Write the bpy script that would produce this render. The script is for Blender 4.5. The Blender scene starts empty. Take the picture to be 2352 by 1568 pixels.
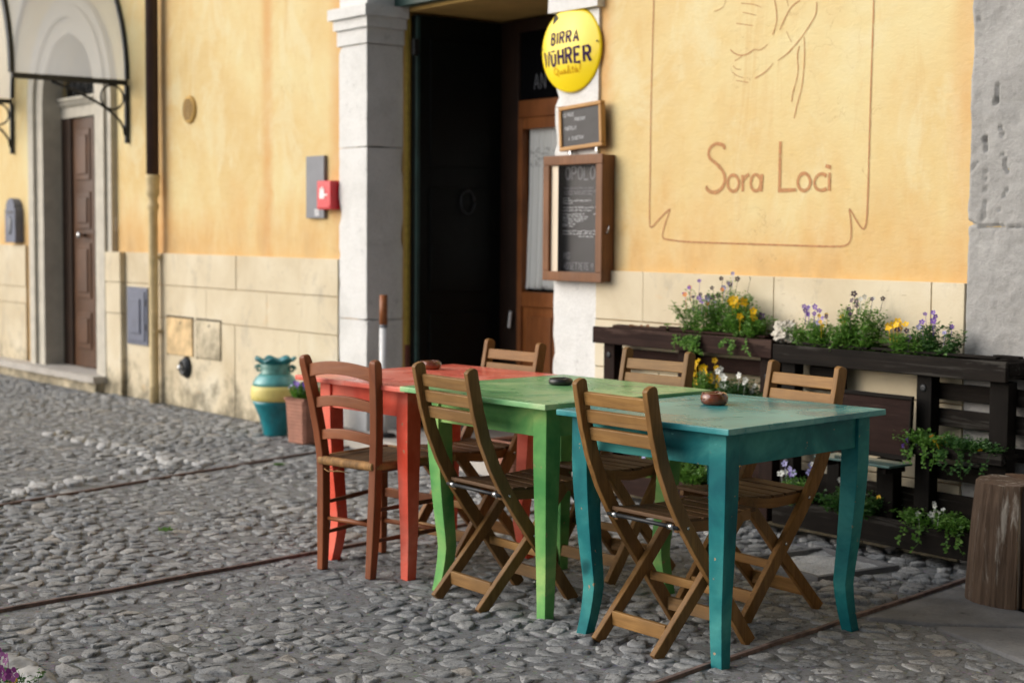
import bpy, bmesh, math, random
from math import sin, cos, pi, radians, atan2, sqrt
from mathutils import Vector, Matrix, noise
random.seed(7)
S = bpy.context.scene
COL = S.collection

# ------------------------------------------------------------------ camera
YAW, PITCH, ROLL, FPX = .906, .0685, .0075, 3650.0
CAM = Vector((3.33, -3.44, 1.338))
fw = Vector((-sin(YAW)*cos(PITCH), cos(YAW)*cos(PITCH), -sin(PITCH)))
r0 = Vector((cos(YAW), sin(YAW), 0)); u0 = r0.cross(fw)
rr = r0*cos(ROLL)+u0*sin(ROLL); uu = u0*cos(ROLL)-r0*sin(ROLL)
cd = bpy.data.cameras.new('camera'); cam = bpy.data.objects.new('camera', cd); COL.objects.link(cam)
cam.matrix_world = Matrix(((rr.x, uu.x, -fw.x, CAM.x), (rr.y, uu.y, -fw.y, CAM.y), (rr.z, uu.z, -fw.z, CAM.z), (0, 0, 0, 1)))
cd.sensor_width = 36; cd.lens = 36*FPX/2352; cd.clip_end = 500; cd.clip_start = .05
cd.dof.use_dof = True; cd.dof.focus_distance = 4.9; cd.dof.aperture_fstop = 3.2
S.camera = cam

# ------------------------------------------------------------------ sky, sun, exposure
SUN = Vector((-.55, -.72, .36)).normalized()
W = bpy.data.worlds.new('World'); S.world = W; W.use_nodes = True
nt = W.node_tree; bg = nt.nodes['Background']
sky = nt.nodes.new('ShaderNodeTexSky'); sky.sky_type = 'NISHITA'; sky.sun_disc = False
sky.sun_elevation = math.asin(SUN.z); sky.sun_rotation = atan2(SUN.x, SUN.y)
sky.air_density = 1.0; sky.dust_density = 5.0; sky.ozone_density = 1.0
hs = nt.nodes.new('ShaderNodeHueSaturation'); hs.inputs['Saturation'].default_value = .75   # thin overcast: a paler sky
nt.links.new(sky.outputs[0], hs.inputs['Color']); nt.links.new(hs.outputs[0], bg.inputs[0])
bg.inputs[1].default_value = .05
sl = bpy.data.lights.new('sun', 'SUN'); sl.energy = 1.5; sl.angle = radians(75); sl.color = (.98, .985, 1)
so = bpy.data.objects.new('sun', sl); COL.objects.link(so)
so.rotation_euler = (-SUN).to_track_quat('-Z', 'Y').to_euler()
S.view_settings.view_transform = 'Standard'; S.view_settings.look = 'None'
S.view_settings.exposure = 1.08; S.view_settings.gamma = 1
S.view_settings.use_curve_mapping = False
S.render.engine = 'CYCLES'
S.cycles.max_bounces = 6; S.cycles.transparent_max_bounces = 12; S.cycles.use_denoising = True

# ------------------------------------------------------------------ materials
def newmat(name):
    m = bpy.data.materials.new(name); m.use_nodes = True
    return m, m.node_tree, m.node_tree.nodes['Principled BSDF']
def tc(t, scale=(1, 1, 1), kind='Object'):
    c = t.nodes.new('ShaderNodeTexCoord'); mp = t.nodes.new('ShaderNodeMapping')
    mp.inputs['Scale'].default_value = scale
    t.links.new(c.outputs[kind], mp.inputs[0]); return mp.outputs[0]
def nz(t, vec, scale, detail=4, rough=.55, dist=0):
    n = t.nodes.new('ShaderNodeTexNoise'); n.inputs['Scale'].default_value = scale
    n.inputs['Detail'].default_value = detail; n.inputs['Roughness'].default_value = rough
    n.inputs['Distortion'].default_value = dist
    t.links.new(vec, n.inputs['Vector']); return n.outputs['Fac']
def ramp(t, fac, stops):
    r = t.nodes.new('ShaderNodeValToRGB'); e = r.color_ramp.elements
    while len(e) < len(stops): e.new(.5)
    for k, (p, c) in enumerate(stops):
        e[k].position = p; e[k].color = (*c, 1) if len(c) == 3 else c
    t.links.new(fac, r.inputs[0]); return r.outputs[0]
def mixc(t, fac, a, b, mode='MIX'):
    m = t.nodes.new('ShaderNodeMix'); m.data_type = 'RGBA'; m.blend_type = mode
    for sock, v in ((m.inputs[0], fac), (m.inputs[6], a), (m.inputs[7], b)):
        if hasattr(v, 'is_linked'): t.links.new(v, sock)
        else: sock.default_value = v if isinstance(v, float) else (*v, 1)
    return m.outputs[2]
def mth(t, op, a, b=0.0, c=None):
    m = t.nodes.new('ShaderNodeMath'); m.operation = op
    for i, v in enumerate((a, b) if c is None else (a, b, c)):
        if hasattr(v, 'is_linked'): t.links.new(v, m.inputs[i])
        else: m.inputs[i].default_value = v
    return m.outputs[0]
def mrange(t, v, a, b, c=0., d=1.):
    m = t.nodes.new('ShaderNodeMapRange'); t.links.new(v, m.inputs[0])
    for i, x in enumerate((a, b, c, d)): m.inputs[i+1].default_value = x
    return m.outputs[0]
def bump(t, b, h, dist=.01, strength=.5):
    n = t.nodes.new('ShaderNodeBump'); n.inputs['Strength'].default_value = strength
    n.inputs['Distance'].default_value = dist
    t.links.new(h, n.inputs['Height']); t.links.new(n.outputs[0], b.inputs['Normal'])
def simple(name, c, rough=.6, metal=0., var=.25, scale=30, bmp=.0, spec=.5, stretch=(1, 1, 1), coat=0.):
    m, t, b = newmat(name); v = tc(t, stretch); n = nz(t, v, scale, 5)
    lo = tuple(x*(1-var) for x in c); hi = tuple(min(1, x*(1+var)) for x in c)
    t.links.new(ramp(t, n, [(.3, lo), (.7, hi)]), b.inputs['Base Color'])
    b.inputs['Roughness'].default_value = rough; b.inputs['Metallic'].default_value = metal
    b.inputs['Specular IOR Level'].default_value = spec; b.inputs['Coat Weight'].default_value = coat
    if bmp: bump(t, b, n, bmp, .6)
    return m
def wood(name, c1, c2, axis, rough=.55, scale=9, bmp=.0015, worn=None, spec=.25):
    st = [1, 1, 1]; st['xyz'.index(axis)] = .07
    m, t, b = newmat(name); v = tc(t, st)
    n = nz(t, v, scale*5, 6, .65, 1.2); n2 = nz(t, tc(t), 5, 3)
    col = ramp(t, n, [(.3, c1), (.68, c2)])
    col = mixc(t, mrange(t, n2, .35, .7, 0, .55), col, tuple(x*.55 for x in c1))
    oi = t.nodes.new('ShaderNodeObjectInfo'); col = mixc(t, mrange(t, oi.outputs['Random'], 0, 1, 0, .30), col, tuple(x*.62+.012 for x in c1)); gy = nz(t, tc(t, st), 6, 5, .6); col = mixc(t, mrange(t, gy, .5, .75, 0, .35), col, tuple(.5*x+.5*sum(c2)/3 for x in c2))
    if worn:
        w = nz(t, tc(t, st), scale*2.2, 6, .7, .5)
        col = mixc(t, ramp(t, w, [(.56, (0, 0, 0)), (.64, (1, 1, 1))]), col, worn)
    col = mixc(t, 1., col, oi.outputs['Color'], 'MULTIPLY')
    t.links.new(col, b.inputs['Base Color']); b.inputs['Roughness'].default_value = rough; b.inputs['Specular IOR Level'].default_value = spec
    bump(t, b, n, bmp, .7); return m
def paint(name, c1, c2, c3, rough=.24, spec=.34):
    # hand-brushed colour wash over pale wood, streaky and thin in places
    m, t, b = newmat(name); v = tc(t)
    n = nz(t, v, 3.2, 5, .55, .6); g = nz(t, tc(t, (.25, 1, 1)), 30, 5, .6)
    col = ramp(t, n, [(.36, c1), (.5, c2), (.63, c3)])
    col = mixc(t, mrange(t, g, .35, .7, 0, .22), col, tuple(x*.6 for x in c1))
    w = nz(t, v, 16, 8, .75)
    col = mixc(t, ramp(t, w, [(.66, (0, 0, 0)), (.74, (.75, .75, .75))]), col, tuple(min(1, x*1.5+.08) for x in c3))
    k = nz(t, v, 4.5, 2)
    col = mixc(t, ramp(t, k, [(.735, (0, 0, 0)), (.76, (.7, .7, .7))]), col, tuple(x*.28 for x in c1))
    for st_, sc_ in (((.04, 1, 1), 70), ((1, .05, 1), 60)) if spec > .2 else ():
        sx_ = nz(t, tc(t, st_), sc_, 3, .5); col = mixc(t, ramp(t, sx_, [(.70, (0, 0, 0)), (.735, (.5, .5, .5))]), col, tuple(min(1, x*1.25+.10) for x in c3))
    chip = ramp(t, nz(t, v, 27, 4, .6), [(.685, (0, 0, 0)), (.705, (1, 1, 1))]); col = mixc(t, chip, col, (.36, .25, .15))
    t.links.new(col, b.inputs['Base Color'])
    t.links.new(mrange(t, n, .3, .7, rough-.06, rough+.14), b.inputs['Roughness']); b.inputs['Specular IOR Level'].default_value = spec
    bump(t, b, g, .0006, .6); return m
def glassy(name, tint=(.9, .95, .95), milky=.0, refl=1.):
    m, t, b = newmat(name); out = t.nodes['Material Output']; t.nodes.remove(b)
    tr = t.nodes.new('ShaderNodeBsdfTransparent'); tr.inputs[0].default_value = (*tint, 1)
    gl = t.nodes.new('ShaderNodeBsdfGlossy'); gl.inputs['Roughness'].default_value = .03
    lw = t.nodes.new('ShaderNodeLayerWeight'); fr = mth(t, 'MULTIPLY_ADD', mth(t, 'POWER', lw.outputs['Facing'], 4.), .8*refl, .045*refl)
    mx = t.nodes.new('ShaderNodeMixShader')
    t.links.new(fr, mx.inputs[0]); t.links.new(tr.outputs[0], mx.inputs[1]); t.links.new(gl.outputs[0], mx.inputs[2])
    last = mx.outputs[0]
    if milky:
        df = t.nodes.new('ShaderNodeBsdfDiffuse'); df.inputs[0].default_value = (.75, .78, .82, 1)
        tl = t.nodes.new('ShaderNodeBsdfTranslucent'); tl.inputs[0].default_value = (.75, .78, .82, 1)
        ad = t.nodes.new('ShaderNodeMixShader'); t.links.new(df.outputs[0], ad.inputs[1]); t.links.new(tl.outputs[0], ad.inputs[2])
        m2 = t.nodes.new('ShaderNodeMixShader'); m2.inputs[0].default_value = milky
        t.links.new(last, m2.inputs[1]); t.links.new(ad.outputs[0], m2.inputs[2]); last = m2.outputs[0]
    t.links.new(last, out.inputs[0]); return m

M = {}
def plaster():
    m, t, b = newmat('ochre_plaster'); v = tc(t)
    sp = t.nodes.new('ShaderNodeSeparateXYZ'); t.links.new(v, sp.inputs[0])
    n1 = nz(t, v, 1.1, 5, .6, .4); n2 = nz(t, tc(t, (1, 1, .35)), 3.3, 5, .6); n3 = nz(t, v, 9, 6, .6)
    col = ramp(t, n1, [(.30, (.61, .42, .17)), (.48, (.665, .505, .235)), (.62, (.69, .575, .30)), (.78, (.71, .63, .39))])
    fade = ramp(t, nz(t, tc(t, (1, 1, .6)), 2.3, 7, .68, .8), [(.50, (0, 0, 0)), (.60, (.55, .55, .55))])
    col = mixc(t, fade, col, (.70, .62, .38))
    worn = ramp(t, nz(t, tc(t, (1.6, 1, .5)), 1.9, 8, .7, 1.2), [(.58, (0, 0, 0)), (.68, (.5, .5, .5))])
    col = mixc(t, worn, col, (.60, .385, .15))
    # orange wash left low on the wall, in old patch repairs and beside the stone jambs
    low = mth(t, 'ADD', mrange(t, sp.outputs[2], 1.15, 1.75, 1, 0), mth(t, 'MULTIPLY', mth(t, 'SUBTRACT', n2, .5), 2.2))
    col = mixc(t, mrange(t, low, .25, .95, 0, .85), col, (.64, .385, .14))
    edge = None
    for x0, w in ((-5.40, .16), (-8.0, .22), (-.62, .13), (-2.87, .10), (-6.35, .10)):
        d = mth(t, 'ABSOLUTE', mth(t, 'SUBTRACT', mth(t, 'ADD', sp.outputs[0], mth(t, 'MULTIPLY', n3, .06)), x0+.03))
        e = mrange(t, d, w*.25, w, .75, 0); edge = e if edge is None else mth(t, 'MAXIMUM', edge, e)
    edge = mth(t, 'MULTIPLY', edge, mrange(t, n2, .3, .6, .35, 1))
    col = mixc(t, edge, col, (.60, .31, .10))
    col = mixc(t, mrange(t, n3, .35, .7, 0, .22), col, (.70, .63, .40))
    vo = t.nodes.new('ShaderNodeTexVoronoi'); vo.feature = 'DISTANCE_TO_EDGE'; vo.inputs['Scale'].default_value = 1.15
    wv = t.nodes.new('ShaderNodeVectorMath'); wv.operation = 'MULTIPLY_ADD'; ns = t.nodes.new('ShaderNodeTexNoise'); ns.inputs['Scale'].default_value = 2.6; ns.inputs['Detail'].default_value = 6
    t.links.new(v, ns.inputs['Vector']); t.links.new(ns.outputs['Color'], wv.inputs[0]); wv.inputs[1].default_value = (.9, .9, .9); t.links.new(v, wv.inputs[2]); t.links.new(wv.outputs[0], vo.inputs['Vector'])
    crack = mth(t, 'MULTIPLY', mth(t, 'LESS_THAN', vo.outputs['Distance'], .0014), mth(t, 'GREATER_THAN', n1, .52))
    col = mixc(t, mth(t, 'MULTIPLY', crack, .35), col, (.35, .2, .08))
    spl = mth(t, 'MULTIPLY', mrange(t, sp.outputs[2], 1.15, 1.42, 1, 0), ramp(t, n2, [(.5, (0, 0, 0)), (.7, (.6, .6, .6))]))
    col = mixc(t, spl, col, (.42, .27, .13))
    t.links.new(col, b.inputs['Base Color']); b.inputs['Roughness'].default_value = .9
    bump(t, b, mth(t, 'SUBTRACT', mth(t, 'ADD', nz(t, v, 60, 6, .7), mth(t, 'MULTIPLY', nz(t, tc(t, (1, 1, 1.7)), 14, 5, .6, .5), 1.6)), crack), .004, .55); return m
def travertine():
    m, t, b = newmat('cream_travertine'); v = tc(t)
    sp = t.nodes.new('ShaderNodeSeparateXYZ'); t.links.new(v, sp.inputs[0])
    n1 = nz(t, v, 2.2, 5, .6, .5); pit = nz(t, tc(t, (.35, 1, 1.3)), 42, 5, .6); n3 = nz(t, v, 6, 6, .65)
    col = ramp(t, n1, [(.3, (.52, .43, .28)), (.55, (.62, .54, .385)), (.75, (.69, .63, .49))])
    pm = ramp(t, pit, [(.64, (0, 0, 0)), (.70, (1, 1, 1))])
    col = mixc(t, mth(t, 'MULTIPLY', pm, .45), col, (.36, .27, .15))
    oi = t.nodes.new('ShaderNodeObjectInfo')
    col = mixc(t, mrange(t, oi.outputs['Random'], 0, 1, 0, .22), col, (.74, .66, .50))
    # damp stains and lichen rising from the pavement, blotchy outline
    st = mth(t, 'ADD', mrange(t, sp.outputs[2], .0, .50, 1, 0), mth(t, 'MULTIPLY', mth(t, 'SUBTRACT', n3, .5), 3.0))
    col = mixc(t, mrange(t, st, .45, 1.15, 0, .8), col, (.14, .12, .075))
    grm = ramp(t, nz(t, tc(t, (1, 1, .6)), 4.3, 7, .72, .5), [(.56, (0, 0, 0)), (.68, (.5, .5, .5))]); col = mixc(t, grm, col, (.36, .32, .25))
    blot = ramp(t, nz(t, v, 3.1, 6, .7), [(.62, (0, 0, 0)), (.72, (1, 1, 1))])
    col = mixc(t, mth(t, 'MULTIPLY', blot, .5), col, (.62, .38, .16))
    t.links.new(col, b.inputs['Base Color']); b.inputs['Roughness'].default_value = .8
    bump(t, b, mth(t, 'SUBTRACT', nz(t, v, 80, 5), mth(t, 'MULTIPLY', pm, 1.2)), .003, .5); return m
def limestone(name, a, b_, c, dirt=.4):
    m, t, b = newmat(name); v = tc(t)
    n1 = nz(t, v, 3.5, 6, .65, .4); n2 = nz(t, v, 13, 7, .7); n3 = nz(t, v, 70, 5, .7)
    col = ramp(t, n1, [(.28, a), (.52, b_), (.75, c)])
    col = mixc(t, ramp(t, n2, [(.6, (0, 0, 0)), (.72, (dirt,)*3)]), col, tuple(x*.35 for x in a))
    col = mixc(t, mrange(t, n3, .35, .65, 0, .2), col, tuple(x*.55 for x in a))
    t.links.new(col, b.inputs['Base Color']); b.inputs['Roughness'].default_value = .88
    bump(t, b, mth(t, 'ADD', mth(t, 'MULTIPLY', n3, .6), n2), .012, .6); return m
def cobblemat(name, tint=1., white=False):
    m, t, b = newmat(name); v = tc(t)
    g = t.nodes.new('ShaderNodeNewGeometry'); oi = t.nodes.new('ShaderNodeObjectInfo')
    rnd = mth(t, 'FRACT', mth(t, 'ADD', g.outputs['Random Per Island'], oi.outputs['Random']))
    if white: st = [(0, (.66, .68, .70)), (.5, (.78, .79, .79)), (1, (.70, .70, .68))]
    else: st = [(0, (.28, .30, .32)), (.2, (.42, .435, .45)), (.36, (.33, .35, .37)), (.52, (.47, .475, .47)), (.66, (.39, .405, .42)), (.80, (.56, .565, .56)), (.88, (.44, .45, .46)), (.95, (.63, .63, .62)), (1, (.46, .42, .37))]
    col = ramp(t, rnd, st)
    n1 = nz(t, v, 34, 10, .78, .9); n2 = nz(t, v, 150, 6, .75); n0 = nz(t, v, 13, 5, .6)
    col = mixc(t, mrange(t, n0, .3, .7, .0, .35), col, (.24, .245, .25) if not white else (.6, .6, .6))
    dk = ramp(t, n1, [(.385, (.85, .85, .85)), (.445, (0, 0, 0))])
    col = mixc(t, dk, col, (.055, .053, .05) if not white else (.3, .3, .3))
    col = mixc(t, ramp(t, n1, [(.52, (0, 0, 0)), (.60, (.6, .6, .6))]), col, (.58, .57, .54))
    col = mixc(t, mrange(t, n2, .38, .56, .4, 0), col, (.10, .10, .098))
    t.links.new(col, b.inputs['Base Color']); b.inputs['Roughness'].default_value = .85; b.inputs['Specular IOR Level'].default_value = .2
    bump(t, b, mth(t, 'ADD', n1, mth(t, 'ADD', mth(t, 'MULTIPLY', n2, .3), mth(t, 'MULTIPLY', dk, -.35))), .022, .8); return m
def mortar():
    m, t, b = newmat('paving_mortar'); v = tc(t)
    n1 = nz(t, v, 1.3, 5, .6); n2 = nz(t, v, 30, 10, .78, .6); n3 = nz(t, v, 190, 5, .75)
    vo = t.nodes.new('ShaderNodeTexVoronoi'); vo.inputs['Scale'].default_value = 9; vo.feature = 'SMOOTH_F1'; t.links.new(v, vo.inputs['Vector'])
    col = ramp(t, n1, [(.3, (.21, .216, .226)), (.5, (.275, .282, .292)), (.72, (.34, .345, .345))])
    col = mixc(t, ramp(t, n2, [(.40, (.75, .75, .75)), (.49, (0, 0, 0))]), col, (.075, .07, .06))
    col = mixc(t, ramp(t, n2, [(.58, (0, 0, 0)), (.68, (.6, .6, .6))]), col, (.33, .325, .30))
    sk = t.nodes.new('ShaderNodeTexVoronoi'); sk.inputs['Scale'].default_value = 48; t.links.new(v, sk.inputs['Vector'])
    grit = mth(t, 'MULTIPLY', mth(t, 'LESS_THAN', sk.outputs['Distance'], .34), mth(t, 'GREATER_THAN', nz(t, v, 31, 2), .48))
    col = mixc(t, mth(t, 'MULTIPLY', grit, .55), col, mixc(t, .75, sk.outputs['Color'], (.30, .295, .28)))
    col = mixc(t, mrange(t, n3, .38, .58, .4, 0), col, (.10, .098, .092))
    moss = ramp(t, nz(t, v, 2.1, 6, .7), [(.58, (0, 0, 0)), (.68, (.55, .55, .55))])
    col = mixc(t, moss, col, (.085, .085, .035))
    t.links.new(col, b.inputs['Base Color']); b.inputs['Roughness'].default_value = .9; b.inputs['Specular IOR Level'].default_value = .2
    bump(t, b, mth(t, 'ADD', mth(t, 'ADD', n2, mth(t, 'MULTIPLY', grit, .25)), mth(t, 'ADD', mth(t, 'MULTIPLY', n3, .35), mth(t, 'MULTIPLY', vo.outputs['Distance'], -.5))), .020, .8); return m
def leafmat(name, a, b_, c):
    m, t, b = newmat(name); g = t.nodes.new('ShaderNodeNewGeometry')
    t.links.new(ramp(t, g.outputs['Random Per Island'], [(0, a), (.5, b_), (1, c)]), b.inputs['Base Color'])
    b.inputs['Roughness'].default_value = .5; b.inputs['Transmission Weight'].default_value = 0
    out = t.nodes['Material Output']; tl = t.nodes.new('ShaderNodeBsdfTranslucent'); tl.inputs[0].default_value = (*[x*1.6 for x in b_], 1)
    mx = t.nodes.new('ShaderNodeMixShader'); mx.inputs[0].default_value = .28
    t.links.new(b.outputs[0], mx.inputs[1]); t.links.new(tl.outputs[0], mx.inputs[2]); t.links.new(mx.outputs[0], out.inputs[0]); return m

M['plaster'] = plaster(); M['trav'] = travertine()
M['lime'] = limestone('white_limestone', (.64, .64, .62), (.76, .76, .745), (.80, .80, .79), .42)
M['jamb'] = limestone('grey_limestone', (.36, .355, .34), (.46, .455, .44), (.55, .545, .53), .35)
M['corner'] = limestone('rough_corner_stone', (.28, .275, .265), (.36, .355, .345), (.43, .425, .41), .45)
M['surround'] = simple('cream_door_stone', (.50, .47, .40), .8, var=.12, scale=9, bmp=.002)
M['step'] = limestone('worn_step_stone', (.38, .35, .31), (.48, .45, .41), (.55, .52, .48), .3)
M['cobble'] = cobblemat('cobble'); M['white_cobble'] = cobblemat('white_cobble', white=True); M['mortar'] = mortar()
M['flag'] = limestone('flagstone', (.10, .10, .102), (.165, .165, .168), (.25, .25, .248), .9)
M['darkstone'] = limestone('low_bounce_stone', (.035, .033, .03), (.055, .05, .046), (.08, .075, .07), .5)  # kept dark so the added shade house bounces little light
M['rust'] = simple('rusty_iron_band', (.155, .105, .09), .85, var=.45, scale=25, bmp=.002)
M['darkiron'] = simple('dark_iron', (.035, .038, .042), .5, .6, var=.3)
M['steel'] = simple('steel', (.6, .6, .6), .25, 1., var=.1)
M['blackplastic'] = simple('black_plastic', (.015, .015, .016), .35, var=.2)
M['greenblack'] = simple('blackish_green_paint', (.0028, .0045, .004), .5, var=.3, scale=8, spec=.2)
M['greenmetal'] = simple('dark_green_metal', (.02, .055, .05), .45, var=.3, scale=8)
M['ochrestrip'] = simple('ochre_jamb_paint', (.42, .30, .05), .8, var=.2)
M['redstrip'] = simple('red_brown_jamb_paint', (.16, .05, .03), .8, var=.2)
M['soffit'] = simple('ochre_soffit', (.52, .33, .10), .9, var=.15, scale=4, bmp=.002)
M['floor'] = simple('vestibule_floor', (.2, .18, .16), .6, var=.25, scale=5)
M['doorwood'] = wood('varnished_brown_door', (.075, .032, .014), (.15, .068, .03), 'z', .4)
M['doordark'] = wood('dark_door_frame', (.022, .011, .007), (.045, .022, .013), 'z', .45)
M['innerwood'] = wood('orange_brown_door', (.20, .062, .016), (.34, .12, .035), 'z', .4)
M['casewood'] = wood('brown_case_wood', (.17, .068, .024), (.27, .115, .045), 'z', .5)
M['lightframe'] = wood('light_pine_frame', (.50, .26, .085), (.62, .36, .14), 'x', .5)
M['slate'] = simple('chalkboard_slate', (.028, .026, .028), .55, var=.35, scale=12)
M['chalk'] = simple('chalk', (.55, .56, .58), .9, var=.3, scale=60)
M['chalkdim'] = simple('smudged_chalk', (.26, .26, .28), .9, var=.3, scale=60)
M['stained'] = simple('ochre_stained_panel', (.62, .45, .24), .85, var=.45, scale=7, bmp=.002)
M['cream'] = simple('cream_reflection', (.80, .68, .52), .6, var=.05, scale=3)  # tone of the bright reflection painted into the menu case
M['glass'] = glassy('window_glass', refl=.6); M['caseglass'] = glassy('anti_glare_pane', (.97, .97, .97), refl=.08); M['canopyglass'] = glassy('canopy_glass', (.92, .95, 1.), .72)
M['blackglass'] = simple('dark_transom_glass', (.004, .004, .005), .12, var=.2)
M['curtain'] = None
M['enamel'] = simple('yellow_enamel', (.90, .68, .0), .3, var=.02, scale=4, coat=.15)
M['navy'] = simple('navy_enamel_print', (.035, .012, .06), .7, var=.2, spec=.15)
M['goldprint'] = simple('faded_orange_print', (.55, .27, .0), .7, var=.2, spec=.15)
M['murallet'] = simple('sienna_lettering', (.52, .26, .11), .9, var=.15, scale=25)
M['muralline'] = simple('sienna_line', (.50, .255, .115), .9, var=.15, scale=25)
def brushed(name, c):
    # thin, uneven wall paint the plaster shows through
    m, t, b = newmat(name); v = tc(t); n = nz(t, v, 34, 7, .7); b.inputs['Base Color'].default_value = (*c, 1); b.inputs['Roughness'].default_value = .9
    t.links.new(mrange(t, n, .36, .60, .45, .97), b.inputs['Alpha']); return m
M['murallet'] = brushed('sienna_lettering', (.50, .25, .11)); M['muralline'] = brushed('sienna_line', (.47, .24, .11))
M['brownpipe'] = simple('dark_brown_pipe', (.040, .017, .013), .5, var=.25, scale=6)
M['creampipe'] = simple('cream_painted_pipe', (.58, .46, .25), .7, var=.15, scale=12, bmp=.001)
M['greymetal'] = simple('grey_metal_cover', (.19, .20, .225), .55, var=.1, scale=8)
M['bluegrey'] = simple('blue_grey_cover', (.115, .13, .185), .55, var=.15, scale=8)
M['redbox'] = simple('red_alarm_plastic', (.60, .012, .022), .3, var=.08)
M['white'] = simple('white_plastic', (.78, .78, .78), .4, var=.04)
M['teal'] = paint('teal_top_sheen_paint', (.015, .16, .19), (.05, .29, .30), (.14, .41, .40))  # tabletop colours paled to carry the reflected sheen
M['green'] = paint('green_top_sheen_paint', (.12, .35, .15), (.25, .49, .22), (.43, .59, .30))
M['red'] = paint('coral_red_top_sheen_paint', (.70, .13, .09), (.80, .21, .155), (.82, .33, .265))
# darker, matte copies for legs and aprons; the paler tops hold painted sheen
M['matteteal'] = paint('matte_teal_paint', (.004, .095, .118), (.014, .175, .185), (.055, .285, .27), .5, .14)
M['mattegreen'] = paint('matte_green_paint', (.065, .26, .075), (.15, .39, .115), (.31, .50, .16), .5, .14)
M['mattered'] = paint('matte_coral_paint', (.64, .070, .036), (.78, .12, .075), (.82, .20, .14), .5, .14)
M['teakz'] = wood('teak_upright', (.165, .078, .020), (.33, .175, .052), 'z', .5)
M['teakx'] = wood('teak_slat', (.20, .098, .026), (.39, .215, .068), 'x', .5)
M['teaky'] = wood('teak_rail', (.20, .095, .028), (.33, .17, .056), 'y', .5)
M['teakseat'] = wood('dark_teak_seat', (.075, .036, .014), (.17, .088, .034), 'x', .6)  # darker teak for the seat slats
M['cherryz'] = wood('reddish_chair_upright', (.21, .058, .020), (.31, .098, .036), 'z', .4)
M['cherryx'] = wood('reddish_chair_slat', (.24, .075, .028), (.36, .13, .05), 'x', .4)
M['cherryy'] = wood('dark_chair_rung', (.10, .034, .014), (.17, .06, .026), 'y', .4)
M['rush'] = simple('woven_rush', (.13, .075, .03), .8, var=.55, scale=70, bmp=.004, stretch=(1, .12, 1))
M['rushx'] = simple('woven_rush_edge', (.27, .145, .05), .8, var=.6, scale=60, bmp=.004, stretch=(1, .3, .3))
M['palL'] = wood('reddish_brown_pallet', (.018, .008, .006), (.044, .022, .017), 'x', .75, spec=.08, worn=(.065, .04, .032))
M['palR'] = wood('blackish_pallet', (.007, .0055, .0045), (.019, .015, .012), 'x', .75, spec=.08, worn=(.045, .042, .037))
M['palRz'] = wood('blackish_pallet_post', (.006, .005, .004), (.014, .011, .009), 'z', .7, spec=.08)
M['palLz'] = wood('reddish_pallet_post', (.014, .007, .005), (.032, .016, .012), 'z', .7, spec=.08)
M['soil'] = simple('planter_soil', (.014, .010, .007), .95, spec=.05, var=.5, scale=60, bmp=.01)
M['terra'] = simple('terracotta', (.34, .155, .105), .8, var=.2, scale=10, bmp=.001)
M['urnteal'] = simple('teal_glaze', (.010, .20, .24), .28, var=.35, scale=9, coat=.3)
M['urnlight'] = simple('pale_teal_glaze', (.10, .33, .33), .28, var=.4, scale=9, coat=.3)
M['urnyellow'] = simple('yellow_glaze', (.72, .62, .20), .45, var=.1, scale=14, bmp=.002)
M['urnmix'] = simple('blotched_neck_glaze', (.09, .25, .22), .35, var=.7, scale=12)
M['ashbrown'] = simple('brown_glazed_ceramic', (.15, .035, .010), .12, var=.6, scale=35, coat=.6)
M['cigbrown'] = simple('brown_filter_paint', (.30, .10, .03), .5, var=.15)
M['barkpale'] = wood('weathered_log', (.10, .062, .040), (.20, .135, .092), 'z', .9, 7, .02, worn=(.42, .37, .31))
M['barkred'] = wood('bare_reddish_log', (.095, .050, .026), (.185, .105, .058), 'z', .85, 7, .016)
M['rock'] = limestone('pale_rock', (.50, .46, .38), (.62, .58, .50), (.72, .69, .62), .3)
M['whiterock'] = limestone('bleached_rock', (.34, .34, .33), (.44, .44, .43), (.50, .50, .49), .3)
M['leaf'] = leafmat('viola_leaf', (.045, .13, .016), (.10, .235, .03), (.19, .34, .07))
M['leafdark'] = leafmat('dark_viola_leaf', (.018, .065, .014), (.038, .115, .022), (.075, .17, .03))
M['leafpale'] = leafmat('pale_viola_leaf', (.10, .18, .06), (.17, .27, .10), (.26, .36, .17))
M['dry'] = leafmat('dry_leaf', (.16, .06, .02), (.24, .11, .04), (.3, .17, .08))
for k, c in dict(yellow=(.85, .50, .0), violet=(.17, .07, .42), lilac=(.42, .40, .72), whitefl=(.75, .76, .70), darkfl=(.035, .010, .045), orange=(.80, .25, .02), magenta=(.13, .004, .115)).items():
    M[k] = simple('petal_'+k, c, .6, var=.2, scale=80)
def curtain_mat():
    m, t, b = newmat('lace_curtain'); v = tc(t)
    sp = t.nodes.new('ShaderNodeSeparateXYZ'); t.links.new(v, sp.inputs[0])
    vo = t.nodes.new('ShaderNodeTexVoronoi'); vo.inputs['Scale'].default_value = 55; t.links.new(v, vo.inputs['Vector'])
    band = mth(t, 'MULTIPLY', mth(t, 'GREATER_THAN', sp.outputs[2], 1.76), mth(t, 'LESS_THAN', sp.outputs[2], 1.88))
    hole = mth(t, 'MULTIPLY', band, mth(t, 'LESS_THAN', vo.outputs['Distance'], .42))
    t.links.new(mixc(t, mth(t, 'MULTIPLY', hole, .6), (.80, .81, .79), (.25, .25, .24)), b.inputs['Base Color']); b.inputs['Roughness'].default_value = .9
    return m
M['curtain'] = curtain_mat()

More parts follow.
